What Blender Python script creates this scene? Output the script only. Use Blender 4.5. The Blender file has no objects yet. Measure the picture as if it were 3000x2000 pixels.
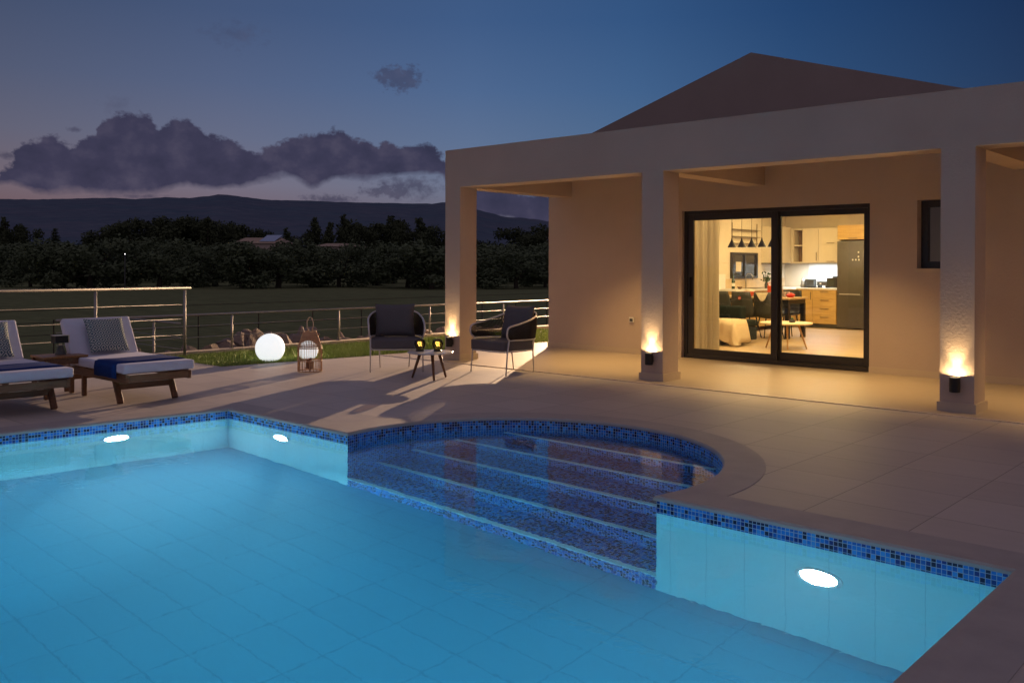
import bpy, bmesh, math, random
from mathutils import Vector, Matrix
random.seed(7)
sc = bpy.context.scene
COL = sc.collection
rad = math.radians
# ------------------------------------------------------------------ camera
YAW, PIT, ROL = 0.7403, -0.0048, 0.003
fw = Vector((-math.sin(YAW), math.cos(YAW), 0)); rt = Vector((math.cos(YAW), math.sin(YAW), 0)); up = Vector((0, 0, 1))
f2 = fw*math.cos(PIT)+up*math.sin(PIT); u2 = up*math.cos(PIT)-fw*math.sin(PIT)
r3 = rt*math.cos(ROL)+u2*math.sin(ROL); u3 = u2*math.cos(ROL)-rt*math.sin(ROL)
CAM = Vector((10.10136, -9.54672, 1.42432))
cd = bpy.data.cameras.new('camera'); cam = bpy.data.objects.new('camera', cd); COL.objects.link(cam)
cam.matrix_world = Matrix(((r3.x, u3.x, -f2.x, CAM.x), (r3.y, u3.y, -f2.y, CAM.y), (r3.z, u3.z, -f2.z, CAM.z), (0, 0, 0, 1)))
cd.sensor_width = 36; cd.lens = 2669.7/3000*36; cd.shift_y = -(1000-790.35)/3000; cd.clip_start = .05; cd.clip_end = 20000
sc.camera = cam
sc.view_settings.view_transform = 'Standard'; sc.view_settings.look = 'None'; sc.view_settings.gamma = 1; sc.view_settings.exposure = 0
cy = sc.cycles
cy.max_bounces = 8; cy.diffuse_bounces = 4; cy.glossy_bounces = 4; cy.transmission_bounces = 8; cy.transparent_max_bounces = 12
cy.sample_clamp_indirect = 4; cy.use_denoising = True
# ------------------------------------------------------------------ world: dusk sky with cloud bank
w = bpy.data.worlds.new('World'); sc.world = w; w.use_nodes = True
N, L = w.node_tree.nodes, w.node_tree.links
N.clear()
def wn(t, **k):
    n = N.new(t)
    for a, v in k.items(): setattr(n, a, v)
    return n
def wm(op, a, b=None, c=None, clamp=False):
    n = N.new('ShaderNodeMath'); n.operation = op; n.use_clamp = clamp
    for i, v in enumerate((a, b, c)):
        if v is None: continue
        if isinstance(v, (int, float)): n.inputs[i].default_value = v
        else: L.new(v, n.inputs[i])
    return n.outputs[0]
def wramp(fac, stops, interp='LINEAR'):
    n = N.new('ShaderNodeValToRGB'); n.color_ramp.interpolation = interp
    e = n.color_ramp.elements
    while len(e) > 1: e.remove(e[-1])
    e[0].position = stops[0][0]; e[0].color = (*stops[0][1], 1)
    for p, c in stops[1:]:
        q = e.new(p); q.color = (*c, 1)
    L.new(fac, n.inputs[0]); return n.outputs[0]
def wmix(f, a, b, mode='MIX'):
    n = N.new('ShaderNodeMix'); n.data_type = 'RGBA'; n.blend_type = mode
    for s, v in ((0, f), (6, a), (7, b)):
        if isinstance(v, (int, float)): n.inputs[s].default_value = v
        elif isinstance(v, tuple): n.inputs[s].default_value = (*v, 1)
        else: L.new(v, n.inputs[s])
    return n.outputs[2]
tc = wn('ShaderNodeTexCoord'); sep = wn('ShaderNodeSeparateXYZ'); L.new(tc.outputs['Generated'], sep.inputs[0])
X_, Y_, Z_ = sep.outputs
el = wm('MULTIPLY', wm('ARCSINE', Z_), 57.29578)
az = wm('MULTIPLY', wm('ARCTAN2', X_, Y_), 57.29578)
eln = wm('DIVIDE', el, 30., clamp=True)
base = wramp(eln, [(0, (.125, .098, .115)), (.09, (.125, .108, .14)), (.16, (.128, .148, .215)), (.25, (.096, .142, .24)), (.36, (.066, .118, .232)), (.5, (.043, .09, .2)), (1, (.022, .05, .13))])
azn = wm('MULTIPLY_ADD', az, 1/60., 72/60., clamp=True)
tint = wramp(azn, [(0, (1.06, .72, .62)), (.2, (1.12, .86, .80)), (.45, (.95, .96, .98)), (.62, (.66, .84, .92)), (.78, (.36, .55, .68)), (1, (.2, .27, .36))])
sky = wmix(1., base, tint, 'MULTIPLY')
# clouds
def v2e(u, v): return math.degrees(math.atan((790-v)/math.hypot(2670, u-1500)))
def u2a(u): return (-42.42+math.degrees(math.atan((u-1500)/2670))+75)/60
up_pts = [(-200, 560), (0, 518), (34, 489), (75, 426), (115, 423), (155, 404), (195, 438), (228, 458), (247, 426), (281, 412), (290, 372), (320, 350), (367, 341), (425, 347), (455, 366), (462, 392), (482, 374), (516, 358), (568, 367), (602, 390), (631, 413), (688, 427), (723, 448), (763, 455), (815, 430), (866, 413), (895, 401), (947, 398), (987, 387), (1021, 413), (1079, 430), (1108, 446), (1125, 424), (1165, 421), (1182, 433), (1240, 427), (1280, 446), (1312, 476), (1360, 530), (1420, 555), (1640, 570), (2000, 620)]
lo_pts = [(-200, 640), (0, 556), (57, 564), (103, 575), (230, 576), (344, 572), (460, 566), (545, 556), (631, 568), (717, 548), (758, 554), (832, 528), (918, 560), (987, 530), (1062, 532), (1148, 521), (1234, 521), (1290, 510), (1330, 560), (1400, 640), (1640, 680), (2000, 700)]
def fcurve(fac, pts):
    n = N.new('ShaderNodeFloatCurve'); c = n.mapping.curves[0]
    pts = [(u2a(u), v2e(u, v)/10) for u, v in pts]
    c.points[0].location = pts[0]; c.points[-1].location = pts[-1]
    for p in pts[1:-1]: c.points.new(*p)
    for p in c.points: p.handle_type = 'VECTOR'
    n.mapping.use_clip = False; n.mapping.update(); L.new(fac, n.inputs[1]); return n.outputs[0]
comb = wn('ShaderNodeCombineXYZ'); L.new(az, comb.inputs[0]); L.new(wm('MULTIPLY', el, 1.25), comb.inputs[1])
def wnoise(scale, detail, vec=None, off=0, rough=.55):
    n = N.new('ShaderNodeTexNoise'); n.inputs['Scale'].default_value = scale; n.inputs['Detail'].default_value = detail; n.inputs['Roughness'].default_value = rough
    m = N.new('ShaderNodeMapping'); m.inputs[1].default_value = (off, off*.7, off*1.3)
    L.new(vec or comb.outputs[0], m.inputs[0]); L.new(m.outputs[0], n.inputs[0]); return n.outputs[0]
n1 = wnoise(.55, 6); n2 = wnoise(.55, 6, off=9.3); n3 = wnoise(1.9, 6, off=3.1, rough=.62); n4 = wnoise(.35, 4, off=20.)
azw = wm('ADD', az, wm('MULTIPLY', wm('SUBTRACT', n1, .5), 1.9))
elw = wm('ADD', el, wm('ADD', wm('MULTIPLY', wm('SUBTRACT', n2, .5), 1.0), wm('MULTIPLY', wm('SUBTRACT', n3, .5), 1.0)))
a01 = wm('DIVIDE', wm('ADD', azw, 75.), 60., clamp=True); a02 = wm('DIVIDE', wm('ADD', az, 75.), 60., clamp=True)
upv = wm('MULTIPLY', fcurve(a01, up_pts), 10.); lov = wm('MULTIPLY', fcurve(a02, lo_pts), 10.)
m_up = wm('DIVIDE', wm('SUBTRACT', upv, elw), .27, clamp=True)
elw2 = wm('ADD', el, wm('ADD', wm('MULTIPLY', wm('SUBTRACT', n4, .5), 1.3), wm('MULTIPLY', wm('SUBTRACT', n1, .5), .8)))
m_lo = wm('DIVIDE', wm('ADD', wm('SUBTRACT', elw2, lov), .25), .45, clamp=True)
inr = wm('MULTIPLY', wm('GREATER_THAN', az, -80.), wm('LESS_THAN', az, -20.))
mask = wm('MULTIPLY', wm('MULTIPLY', m_up, m_lo), inr)
# fade holes near the left low part
hole = wm('MULTIPLY', wm('MULTIPLY_ADD', wnoise(.8, 5, off=31.), -5., 3.35, clamp=True), .5)
def blob(u, v, ru, rv, k, nz):
    a, e = -42.42+math.degrees(math.atan((u-1500)/2670)), v2e(u, v)
    ra, re = ru/2670*57, rv/2670*57
    q = wm('SQRT', wm('ADD', wm('POWER', wm('DIVIDE', wm('SUBTRACT', az, a), ra), 2.), wm('POWER', wm('DIVIDE', wm('SUBTRACT', el, e), re), 2.)))
    return wm('MULTIPLY', wm('SUBTRACT', wm('MULTIPLY_ADD', wm('SUBTRACT', nz, .5), 2.6, 1.), q, clamp=True), k)
b1 = wm('ADD', blob(1165, 243, 72, 44, 1.2, n3), blob(690, 118, 90, 40, .3, n3)); b1 = wm('ADD', b1, blob(340, 325, 50, 25, .22, n3)); b1 = wm('ADD', b1, blob(215, 395, 22, 8, .7, n3)); b1 = wm('ADD', b1, blob(10, 470, 60, 12, .7, n3))
low = wm('ADD', blob(960, 600, 90, 22, 1., n3), blob(1200, 560, 120, 45, .8, n3)); low = wm('ADD', low, blob(1120, 575, 70, 20, .8, n3)); low = wm('ADD', low, blob(395, 590, 100, 9, .6, n3))
mask = wm('MAXIMUM', mask, wm('MINIMUM', b1, .62)); mask = wm('MAXIMUM', mask, wm('MINIMUM', low, .7))
shade = wnoise(.5, 5, off=14.)
ccol = wramp(wm('MULTIPLY_ADD', wm('SUBTRACT', shade, .5), 2.4, .5, clamp=True), [(0, (.025, .025, .052)), (.5, (.035, .033, .066)), (1, (.058, .052, .088))])
ccol2 = wmix(wm('MULTIPLY', wm('DIVIDE', wm('SUBTRACT', 5.2, el), 3., clamp=True), .12), ccol, (.052, .048, .084))
sky = wmix(wm('MULTIPLY', mask, .96), sky, ccol2)
# the part of the sky overhead and behind the viewer: unseen, brightened to an even violet as added fill light
dotv = wm('ADD', wm('MULTIPLY', X_, -math.sin(YAW)), wm('MULTIPLY', Y_, math.cos(YAW)))
back = wm('MULTIPLY_ADD', dotv, -1.4, .45, clamp=True)
zen = wm('MULTIPLY_ADD', Z_, 1.6, -.5, clamp=True)
fill = wm('MAXIMUM', back, zen)
sky = wmix(fill, sky, (.162, .134, .172))
bg = wn('ShaderNodeBackground'); L.new(sky, bg.inputs[0]); bg.inputs[1].default_value = 1.22
wo = wn('ShaderNodeOutputWorld'); L.new(bg.outputs[0], wo.inputs[0])

# ------------------------------------------------------------------ material helpers
class M:
    def __init__(s, name):
        s.m = bpy.data.materials.new(name); s.m.use_nodes = True; s.N = s.m.node_tree.nodes; s.L = s.m.node_tree.links
        s.b = s.N['Principled BSDF']; s.out = s.N['Material Output']
    def node(s, t, **k):
        n = s.N.new(t)
        for a, v in k.items(): setattr(n, a, v)
        return n
    def put(s, sock, v):
        if isinstance(v, (int, float)): sock.default_value = v
        elif isinstance(v, tuple): sock.default_value = (*v, 1) if len(sock.default_value) == 4 else v
        else: s.L.new(v, sock)
    def math(s, op, a, b=None, c=None, clamp=False):
        n = s.N.new('ShaderNodeMath'); n.operation = op; n.use_clamp = clamp
        for i, v in enumerate((a, b, c)):
            if v is not None: s.put(n.inputs[i], v)
        return n.outputs[0]
    def mix(s, f, a, b, mode='MIX'):
        n = s.N.new('ShaderNodeMix'); n.data_type = 'RGBA'; n.blend_type = mode
        s.put(n.inputs[0], f); s.put(n.inputs[6], a); s.put(n.inputs[7], b); return n.outputs[2]
    def ramp(s, f, stops, const=False):
        n = s.N.new('ShaderNodeValToRGB'); e = n.color_ramp.elements
        if const: n.color_ramp.interpolation = 'CONSTANT'
        while len(e) > 1: e.remove(e[-1])
        e[0].position = stops[0][0]; e[0].color = (*stops[0][1], 1)
        for p, c in stops[1:]: q = e.new(p); q.color = (*c, 1)
        s.L.new(f, n.inputs[0]); return n.outputs[0]
    def co(s, kind='Object', scale=(1, 1, 1), rot=(0, 0, 0), loc=(0, 0, 0)):
        t = s.N.new('ShaderNodeTexCoord'); m = s.N.new('ShaderNodeMapping')
        m.inputs[1].default_value = loc; m.inputs[2].default_value = rot; m.inputs[3].default_value = scale
        s.L.new(t.outputs[kind], m.inputs[0]); return m.outputs[0]
    def noise(s, scale, detail=4, vec=None, rough=.55, dist=0):
        n = s.N.new('ShaderNodeTexNoise'); n.inputs['Scale'].default_value = scale; n.inputs['Detail'].default_value = detail
        n.inputs['Roughness'].default_value = rough; n.inputs['Distortion'].default_value = dist
        s.L.new(vec if vec is not None else s.co(), n.inputs[0]); return n.outputs[0]
    def bump(s, h, strength=.3, dist=.01):
        n = s.N.new('ShaderNodeBump'); n.inputs['Strength'].default_value = strength; n.inputs['Distance'].default_value = dist
        s.L.new(h, n.inputs['Height']); s.L.new(n.outputs[0], s.b.inputs['Normal'])
    def set(s, **k):
        for a, v in k.items(): s.put(s.b.inputs[a.replace('_', ' ')], v)
        return s
def simple(name, col, rough=.6, metal=0, var=.12, scale=8, bump=0, bscale=60, spec=None):
    m = M(name); n = m.noise(scale, 5)
    c = m.mix(m.math('MULTIPLY_ADD', n, 1.6, -.3, clamp=True), tuple(x*(1-var) for x in col), tuple(min(1, x*(1+var)) for x in col))
    m.set(Base_Color=c, Roughness=rough, Metallic=metal)
    if spec is not None: m.b.inputs['Specular IOR Level'].default_value = spec
    if bump: m.bump(m.noise(bscale, 4), bump)
    return m.m
def emis(name, col, strength):
    m = M(name); m.set(Base_Color=(.8, .8, .8)); m.b.inputs['Emission Color'].default_value = (*col, 1); m.b.inputs['Emission Strength'].default_value = strength
    return m.m
def wood(name, a, b, rough=.5, axis=(1, 14, 14), rot=(0, 0, 0), scale=4):
    m = M(name); n = m.noise(scale, 6, m.co(scale=axis, rot=rot), dist=.6)
    n2 = m.noise(2.2, 2)
    m.set(Base_Color=m.mix(m.math('MULTIPLY_ADD', n, 2., -.5, clamp=True), a, b), Roughness=rough); m.bump(n, .12, .004); return m.m
# stucco
def stucco(name, col, bumpk=.35):
    m = M(name); n = m.noise(1.3, 5); n2 = m.noise(34, 6, rough=.7)
    st = m.noise(.5, 3, m.co(scale=(1.2, 1.2, .25)))
    c = m.mix(m.math('MULTIPLY_ADD', n, 1.8, -.4, clamp=True), tuple(x*.9 for x in col), tuple(x*1.07 for x in col))
    c = m.mix(m.math('MULTIPLY_ADD', st, 1.6, -.55, clamp=True), c, tuple(x*.86 for x in col))
    m.set(Base_Color=c, Roughness=.9); m.b.inputs['Specular IOR Level'].default_value = .15
    m.bump(n2, bumpk, .012); return m.m
STUC = stucco('stucco_beige', (.50, .41, .36)); STUC2 = stucco('stucco_column', (.50, .41, .36), .5)
GAB = stucco('roof_render', (.30, .25, .235), .2)
# floor tiles (object coords in metres)
def tiles(name, col, px, py, ox, oy, joint=.004, rough=.45, jc=.45, streak=.5, tonev=.12, uv=False, jdark=(.2, .18, .17)):
    m = M(name); v = m.co('UV' if uv else 'Object', loc=(-ox, -oy, 0))
    s = m.node('ShaderNodeSeparateXYZ'); m.L.new(v, s.inputs[0])
    def cell(o, p): 
        q = m.math('DIVIDE', o, p); f = m.math('FLOOR', q); r = m.math('SUBTRACT', q, f)
        d = m.math('MULTIPLY', m.math('MINIMUM', r, m.math('SUBTRACT', 1., r)), p); return f, d
    fx, dx = cell(s.outputs[0], px); fy, dy = cell(s.outputs[1], py)
    d = m.math('MINIMUM', dx, dy); jm = m.math('LESS_THAN', d, joint/2)
    cb = m.node('ShaderNodeCombineXYZ'); m.L.new(fx, cb.inputs[0]); m.L.new(fy, cb.inputs[1])
    wn_ = m.node('ShaderNodeTexWhiteNoise'); m.L.new(cb.outputs[0], wn_.inputs[0])
    n = m.noise(3., 6, m.co(scale=(1, 3.2, 1)), rough=.6); n2 = m.noise(60, 3)
    t = m.math('ADD', m.math('MULTIPLY_ADD', n, streak, -.5*streak), m.math('MULTIPLY_ADD', wn_.outputs[0], tonev, -.5*tonev))
    c = m.mix(m.math('ADD', t, .5, clamp=True), tuple(x*.72 for x in col), tuple(min(1, x*1.25) for x in col))
    c = m.mix(m.math('MULTIPLY', jm, jc), c, jdark)
    m.set(Base_Color=c, Roughness=m.math('MULTIPLY_ADD', n, .25, rough-.12)); m.b.inputs['Specular IOR Level'].default_value = .3
    m.bump(m.math('ADD', m.math('MULTIPLY', n2, .15), m.math('MULTIPLY', jm, -1.)), .25, .004); return m.m
DECK = tiles('deck_tiles', (.45, .40, .375), .6, .6, 7.77, -2.88, .007, .5, .9, .6, .22)
COPE = simple('coping_stone', (.35, .315, .31), .6, 0, .12, 5, .15, 90)
PORCH = tiles('porch_tiles', (.40, .335, .28), .6, .6, 7.77, -.28, .003, .42, .4, .35, .08)
INFL = tiles('interior_floor', (.46, .34, .23), 1.2, .2, 0, 0, .002, .4, .25, .5, .2)
POOLF = tiles('pool_floor_tiles', (.07, .34, .50), .5, .25, .1, .1, .009, .5, .5, .14, .07, jdark=(.03, .18, .29))
POOLW = tiles('pool_wall_tiles', (.56, .86, .93), .25, 3., .1, .1, .005, .5, .3, .2, .05, uv=True, jdark=(.10, .28, .36))
def mosaic(name, p=.025, dark=.0):
    m = M(name); v = m.co('UV'); s = m.node('ShaderNodeSeparateXYZ'); m.L.new(v, s.inputs[0])
    fs, ds = [], []
    for i in (0, 1):
        q = m.math('DIVIDE', s.outputs[i], p); f = m.math('FLOOR', q); r = m.math('SUBTRACT', q, f)
        fs.append(f); ds.append(m.math('MINIMUM', r, m.math('SUBTRACT', 1., r)))
    jm = m.math('LESS_THAN', m.math('MINIMUM', ds[0], ds[1]), .06)
    cb = m.node('ShaderNodeCombineXYZ'); m.L.new(fs[0], cb.inputs[0]); m.L.new(fs[1], cb.inputs[1])
    wn_ = m.node('ShaderNodeTexWhiteNoise'); m.L.new(cb.outputs[0], wn_.inputs[0])
    c = m.ramp(wn_.outputs[0], [(0, (.004, .008, .05)), (.28, (.008, .03, .2)), (.42, (.01, .12, .48)), (.66, (.015, .21, .66)), (.9, (.05, .33, .76))], True)
    c = m.mix(jm, c, (.42, .48, .58))
    m.set(Base_Color=c, Roughness=m.math('MULTIPLY_ADD', jm, .5, .18)); m.bump(jm, -.3 if False else .2, .001); return m.m
MOS = mosaic('glass_mosaic')
NOSE = simple('step_nosing_stone', (.68, .95, 1.), .5, 0, .08, 6)
# water
m = M('pool_water'); m.N.remove(m.b)
gl = m.node('ShaderNodeBsdfGlass'); gl.inputs['IOR'].default_value = 1.333; gl.inputs['Roughness'].default_value = 0; gl.inputs['Color'].default_value = (.97, .99, 1, 1)
bp = m.node('ShaderNodeBump'); bp.inputs['Strength'].default_value = .17; bp.inputs['Distance'].default_value = .01
nz = m.math('ADD', m.noise(5, 3), m.math('MULTIPLY', m.noise(22, 2), .15)); m.L.new(nz, bp.inputs['Height']); m.L.new(bp.outputs[0], gl.inputs['Normal'])
va = m.node('ShaderNodeVolumeAbsorption'); va.inputs[0].default_value = (.22, .80, .93, 1); va.inputs[1].default_value = .40
m.L.new(gl.outputs[0], m.out.inputs[0]); vs_ = m.node('ShaderNodeVolumeScatter'); vs_.inputs['Color'].default_value = (.9, .97, 1, 1); vs_.inputs['Density'].default_value = .05; vs_.inputs['Anisotropy'].default_value = .5; ad = m.node('ShaderNodeAddShader'); m.L.new(va.outputs[0], ad.inputs[0]); m.L.new(vs_.outputs[0], ad.inputs[1]); m.L.new(ad.outputs[0], m.out.inputs[1]); WATER = m.m
# thin window glass
m = M('window_glass'); m.N.remove(m.b)
tr = m.node('ShaderNodeBsdfTransparent'); tr.inputs[0].default_value = (.93, .95, .94, 1); gs = m.node('ShaderNodeBsdfGlossy'); gs.inputs['Roughness'].default_value = 0
fr = m.node('ShaderNodeFresnel'); fr.inputs[0].default_value = 1.45; mx = m.node('ShaderNodeMixShader')
m.L.new(fr.outputs[0], mx.inputs[0]); m.L.new(tr.outputs[0], mx.inputs[1]); m.L.new(gs.outputs[0], mx.inputs[2]); m.L.new(mx.outputs[0], m.out.inputs[0]); GLASS = m.m
m = M('smoked_glass'); m.N.remove(m.b)
tr = m.node('ShaderNodeBsdfTransparent'); tr.inputs[0].default_value = (.72, .60, .30, 1); gs = m.node('ShaderNodeBsdfGlossy'); gs.inputs['Roughness'].default_value = 0
fr = m.node('ShaderNodeFresnel'); fr.inputs[0].default_value = 1.5; mx = m.node('ShaderNodeMixShader')
m.L.new(fr.outputs[0], mx.inputs[0]); m.L.new(tr.outputs[0], mx.inputs[1]); m.L.new(gs.outputs[0], mx.inputs[2]); m.L.new(mx.outputs[0], m.out.inputs[0]); SMOKE = m.m
ALU = simple('anthracite_aluminium', (.035, .032, .034), .4, .3, .1)
STEEL = simple('brushed_steel', (.36, .345, .33), .58, 1., .06)
BLACK = simple('black_metal', (.015, .015, .017), .4, .3)
TEAK = wood('oiled_teak', (.075, .032, .014), (.21, .095, .04), .5)
TEAK_Y = wood('oiled_teak_cross', (.075, .032, .014), (.2, .09, .04), .5, (14, 1, 14))
OAK = wood('oak_veneer', (.50, .30, .13), (.66, .43, .21), .5, (10, 10, 1), scale=3)
OAKH = wood('oak_panel', (.44, .27, .09), (.60, .40, .15), .5, (1, 10, 10), scale=3)
BIRCH = wood('pale_table_top', (.62, .50, .36), (.75, .62, .46), .45, (1, 8, 8))
def fabric(name, col, var=.1, bs=260):
    m = M(name); n = m.noise(4, 4); wv = m.noise(bs, 2)
    m.set(Base_Color=m.mix(n, tuple(x*(1-var) for x in col), tuple(min(1, x*(1+var)) for x in col)), Roughness=.95)
    m.b.inputs['Specular IOR Level'].default_value = .1; m.b.inputs['Sheen Weight'].default_value = 0
    big = m.noise(7, 2); m.bump(m.math('ADD', m.math('MULTIPLY', wv, .15), big), .25, .01); return m.m
MATT = fabric('white_mattress_fabric', (.58, .59, .72)); TOWEL = fabric('navy_towel', (.012, .035, .16)); CHARC = fabric('charcoal_cushion', (.12, .112, .125))
SOFA = fabric('dark_teal_sofa_fabric', (.018, .025, .027)); CURT = fabric('beige_curtain', (.55, .46, .36)); BLANK = fabric('beige_throw', (.62, .50, .36)); ROPE = fabric('dark_rope', (.05, .042, .036), .25, 90)
m = M('patterned_pillow_fabric'); sp_ = m.node('ShaderNodeSeparateXYZ'); m.L.new(m.co('Generated', scale=(5, 5, 1)), sp_.inputs[0])
fr_ = [m.math('ABSOLUTE', m.math('SUBTRACT', m.math('FRACT', sp_.outputs[k]), .5)) for k in (0, 1)]; dd_ = m.math('FRACT', m.math('MULTIPLY', m.math('ADD', fr_[0], fr_[1]), 3.))
m.set(Base_Color=m.mix(m.math('GREATER_THAN', dd_, .5), (.04, .09, .13), (.42, .44, .42)), Roughness=.95); PILL = m.m
WHITE = simple('white_lacquer', (.72, .70, .66), .35, 0, .04); CREAM = simple('cream_cabinet', (.66, .58, .46), .4, 0, .04)
PLAST = simple('interior_plaster', (.66, .58, .47), .9, 0, .05); WHT = simple('counter_top', (.75, .73, .70), .3, 0, .04)
GREYM = simple('grey_shell', (.055, .058, .06), .55, 0, .1); FRI = simple('dark_steel_fridge', (.13, .12, .11), .32, .7, .08); PALEM = simple('pale_metal_tube', (.58, .56, .58), .4, .3)
KERB = stucco('kerb_render', (.52, .44, .36), .3); WICK = wood('rattan_cane', (.42, .24, .12), (.62, .40, .23), .6, (1, 1, 6)); CAND = simple('ivory_candle', (.7, .62, .48), .5)
ORANGE = simple('orange_red_plastic', (.65, .09, .03), .4); RED = simple('red_glaze', (.55, .03, .025), .35); GREEN = simple('leaf_green', (.05, .09, .035), .6); BOT = simple('dark_green_glass', (.02, .04, .02), .15)
MARB = simple('white_marble', (.62, .60, .60), .25, 0, .12, 9); SOIL = simple('earth', (.06, .05, .035), .95, 0, .3, 3, .5, 30)
HANDLE = simple('dark_handle', (.2, .16, .11), .4, .6)

# ------------------------------------------------------------------ mesh helpers
class MB:
    def __init__(s): s.v = []; s.f = []; s.uv = []
    def add(s, vs, fs, uvs=None):
        b = len(s.v); s.v += [tuple(v) for v in vs]; s.f += [tuple(i+b for i in f) for f in fs]
        s.uv += (uvs if uvs else [None]*len(fs)); return s
    def box(s, a, b):
        x0, y0, z0 = (min(a[i], b[i]) for i in range(3)); x1, y1, z1 = (max(a[i], b[i]) for i in range(3))
        return s.add([(x0, y0, z0), (x1, y0, z0), (x1, y1, z0), (x0, y1, z0), (x0, y0, z1), (x1, y0, z1), (x1, y1, z1), (x0, y1, z1)],
                     [(0, 3, 2, 1), (4, 5, 6, 7), (0, 1, 5, 4), (1, 2, 6, 5), (2, 3, 7, 6), (3, 0, 4, 7)])
    def bar(s, p, q, wx, wy, upv=(0, 0, 1)):   # rectangular bar between two points
        p, q = Vector(p), Vector(q); d = (q-p).normalized(); u = Vector(upv)
        if abs(d.dot(u)) > .98: u = Vector((1, 0, 0))
        a = d.cross(u).normalized()*wx/2; b = a.cross(d).normalized()*wy/2
        vs = [p-a-b, p+a-b, p+a+b, p-a+b, q-a-b, q+a-b, q+a+b, q-a+b]
        return s.add(vs, [(0, 1, 2, 3), (7, 6, 5, 4), (0, 4, 5, 1), (1, 5, 6, 2), (2, 6, 7, 3), (3, 7, 4, 0)])
    def tube(s, path, r, n=8, closed=False, cap=True):
        P = [Vector(p) for p in path]; k = len(P); rs = r if isinstance(r, (list, tuple)) else [r]*k
        vs = []; pu = None
        for i, p in enumerate(P):
            if closed: d = P[(i+1) % k]-P[i-1]
            else: d = (P[min(i+1, k-1)]-P[max(i-1, 0)])
            d.normalize()
            if pu is None:
                u = Vector((0, 0, 1)) if abs(d.z) < .9 else Vector((1, 0, 0))
            else: u = pu
            a = d.cross(u).normalized(); u = a.cross(d).normalized(); pu = u
            for j in range(n):
                t = 2*math.pi*j/n; vs.append(p+(a*math.cos(t)+u*math.sin(t))*rs[i])
        fs = []
        for i in range(k if closed else k-1):
            for j in range(n):
                a_, b_ = i*n+j, i*n+(j+1) % n; c_, d_ = ((i+1) % k)*n+(j+1) % n, ((i+1) % k)*n+j
                fs.append((a_, b_, c_, d_))
        if cap and not closed: fs += [tuple(range(n))[::-1], tuple((k-1)*n+j for j in range(n))]
        return s.add(vs, fs)
    def lathe(s, prof, c=(0, 0, 0), n=24, cap=True):
        vs = []; c = Vector(c)
        for r, z in prof:
            for j in range(n): t = 2*math.pi*j/n; vs.append(c+Vector((r*math.cos(t), r*math.sin(t), z)))
        fs = [(i*n+j, i*n+(j+1) % n, (i+1)*n+(j+1) % n, (i+1)*n+j) for i in range(len(prof)-1) for j in range(n)]
        if cap: fs += [tuple(range(n))[::-1], tuple((len(prof)-1)*n+j for j in range(n))]
        return s.add(vs, fs)
    def prism(s, poly, z0, z1):
        n = len(poly); vs = [(x, y, z0) for x, y in poly]+[(x, y, z1) for x, y in poly]
        return s.add(vs, [tuple(range(n))[::-1], tuple(range(n, 2*n))]+[(i, (i+1) % n, n+(i+1) % n, n+i) for i in range(n)])
    def build(s, name, mat, parent=None, smooth=False, bevel=0, seg=2, loc=None):
        me = bpy.data.meshes.new(name); me.from_pydata(s.v, [], s.f)
        if any(u for u in s.uv):
            ul = me.uv_layers.new(name='UVMap')
            for p, u in zip(me.polygons, s.uv):
                if u:
                    for li, c in zip(p.loop_indices, u): ul.data[li].uv = c
        me.materials.append(mat)
        if bevel:
            bm = bmesh.new(); bm.from_mesh(me)
            bmesh.ops.bevel(bm, geom=[e for e in bm.edges if len(e.link_faces) == 2 and e.calc_face_angle(0) > .6], offset=bevel, segments=seg, profile=.7, affect='EDGES', clamp_overlap=True)
            bm.to_mesh(me); bm.free()
        if smooth: me.polygons.foreach_set('use_smooth', [True]*len(me.polygons))
        o = bpy.data.objects.new(name, me); COL.objects.link(o)
        if parent is not None: o.parent = parent
        if loc: o.location = loc
        return o
def tag(o, label=None, cat=None, group=None, kind=None):
    if label: o['label'] = label
    if cat: o['category'] = cat
    if group: o['group'] = group
    if kind: o['kind'] = kind
    return o
def thing(name, label, cat, loc=(0, 0, 0), rz=0, group=None):
    o = bpy.data.objects.new(name, None); COL.objects.link(o); o.location = loc; o.rotation_euler = (0, 0, rz); o.empty_display_size = .1
    return tag(o, label, cat, group)
def copy_tree(o, loc=None, rz=None, label=None, parent=None, scale=None):
    c = o.copy(); COL.objects.link(c)
    if parent is not None: c.parent = parent
    if loc is not None: c.location = loc
    if rz is not None: c.rotation_euler = (0, 0, rz)
    if scale is not None: c.scale = scale if isinstance(scale, tuple) else (scale,)*3
    if label: c['label'] = label
    for ch in [k for k in bpy.data.objects if k.parent == o]: copy_tree(ch, parent=c)
    return c
def struct(o): o['kind'] = 'structure'; return o
def spot(name, loc, target, energy, col, angle, size=.03, blend=.6, parent=None):
    l = bpy.data.lights.new(name, 'SPOT'); l.energy = energy; l.color = col; l.spot_size = rad(angle); l.spot_blend = blend; l.shadow_soft_size = size
    o = bpy.data.objects.new(name, l); COL.objects.link(o); o.location = loc
    o.rotation_euler = (Vector(target)-Vector(loc)).to_track_quat('-Z', 'Y').to_euler(); return o
def point(name, loc, energy, col, size=.05):
    l = bpy.data.lights.new(name, 'POINT'); l.energy = energy; l.color = col; l.shadow_soft_size = size
    o = bpy.data.objects.new(name, l); COL.objects.link(o); o.location = loc; return o
def area(name, loc, sx, sy, energy, col, rot=(0, 0, 0)):
    l = bpy.data.lights.new(name, 'AREA'); l.shape = 'RECTANGLE'; l.size = sx; l.size_y = sy; l.energy = energy; l.color = col
    o = bpy.data.objects.new(name, l); COL.objects.link(o); o.location = loc; o.rotation_euler = rot; return o
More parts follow.
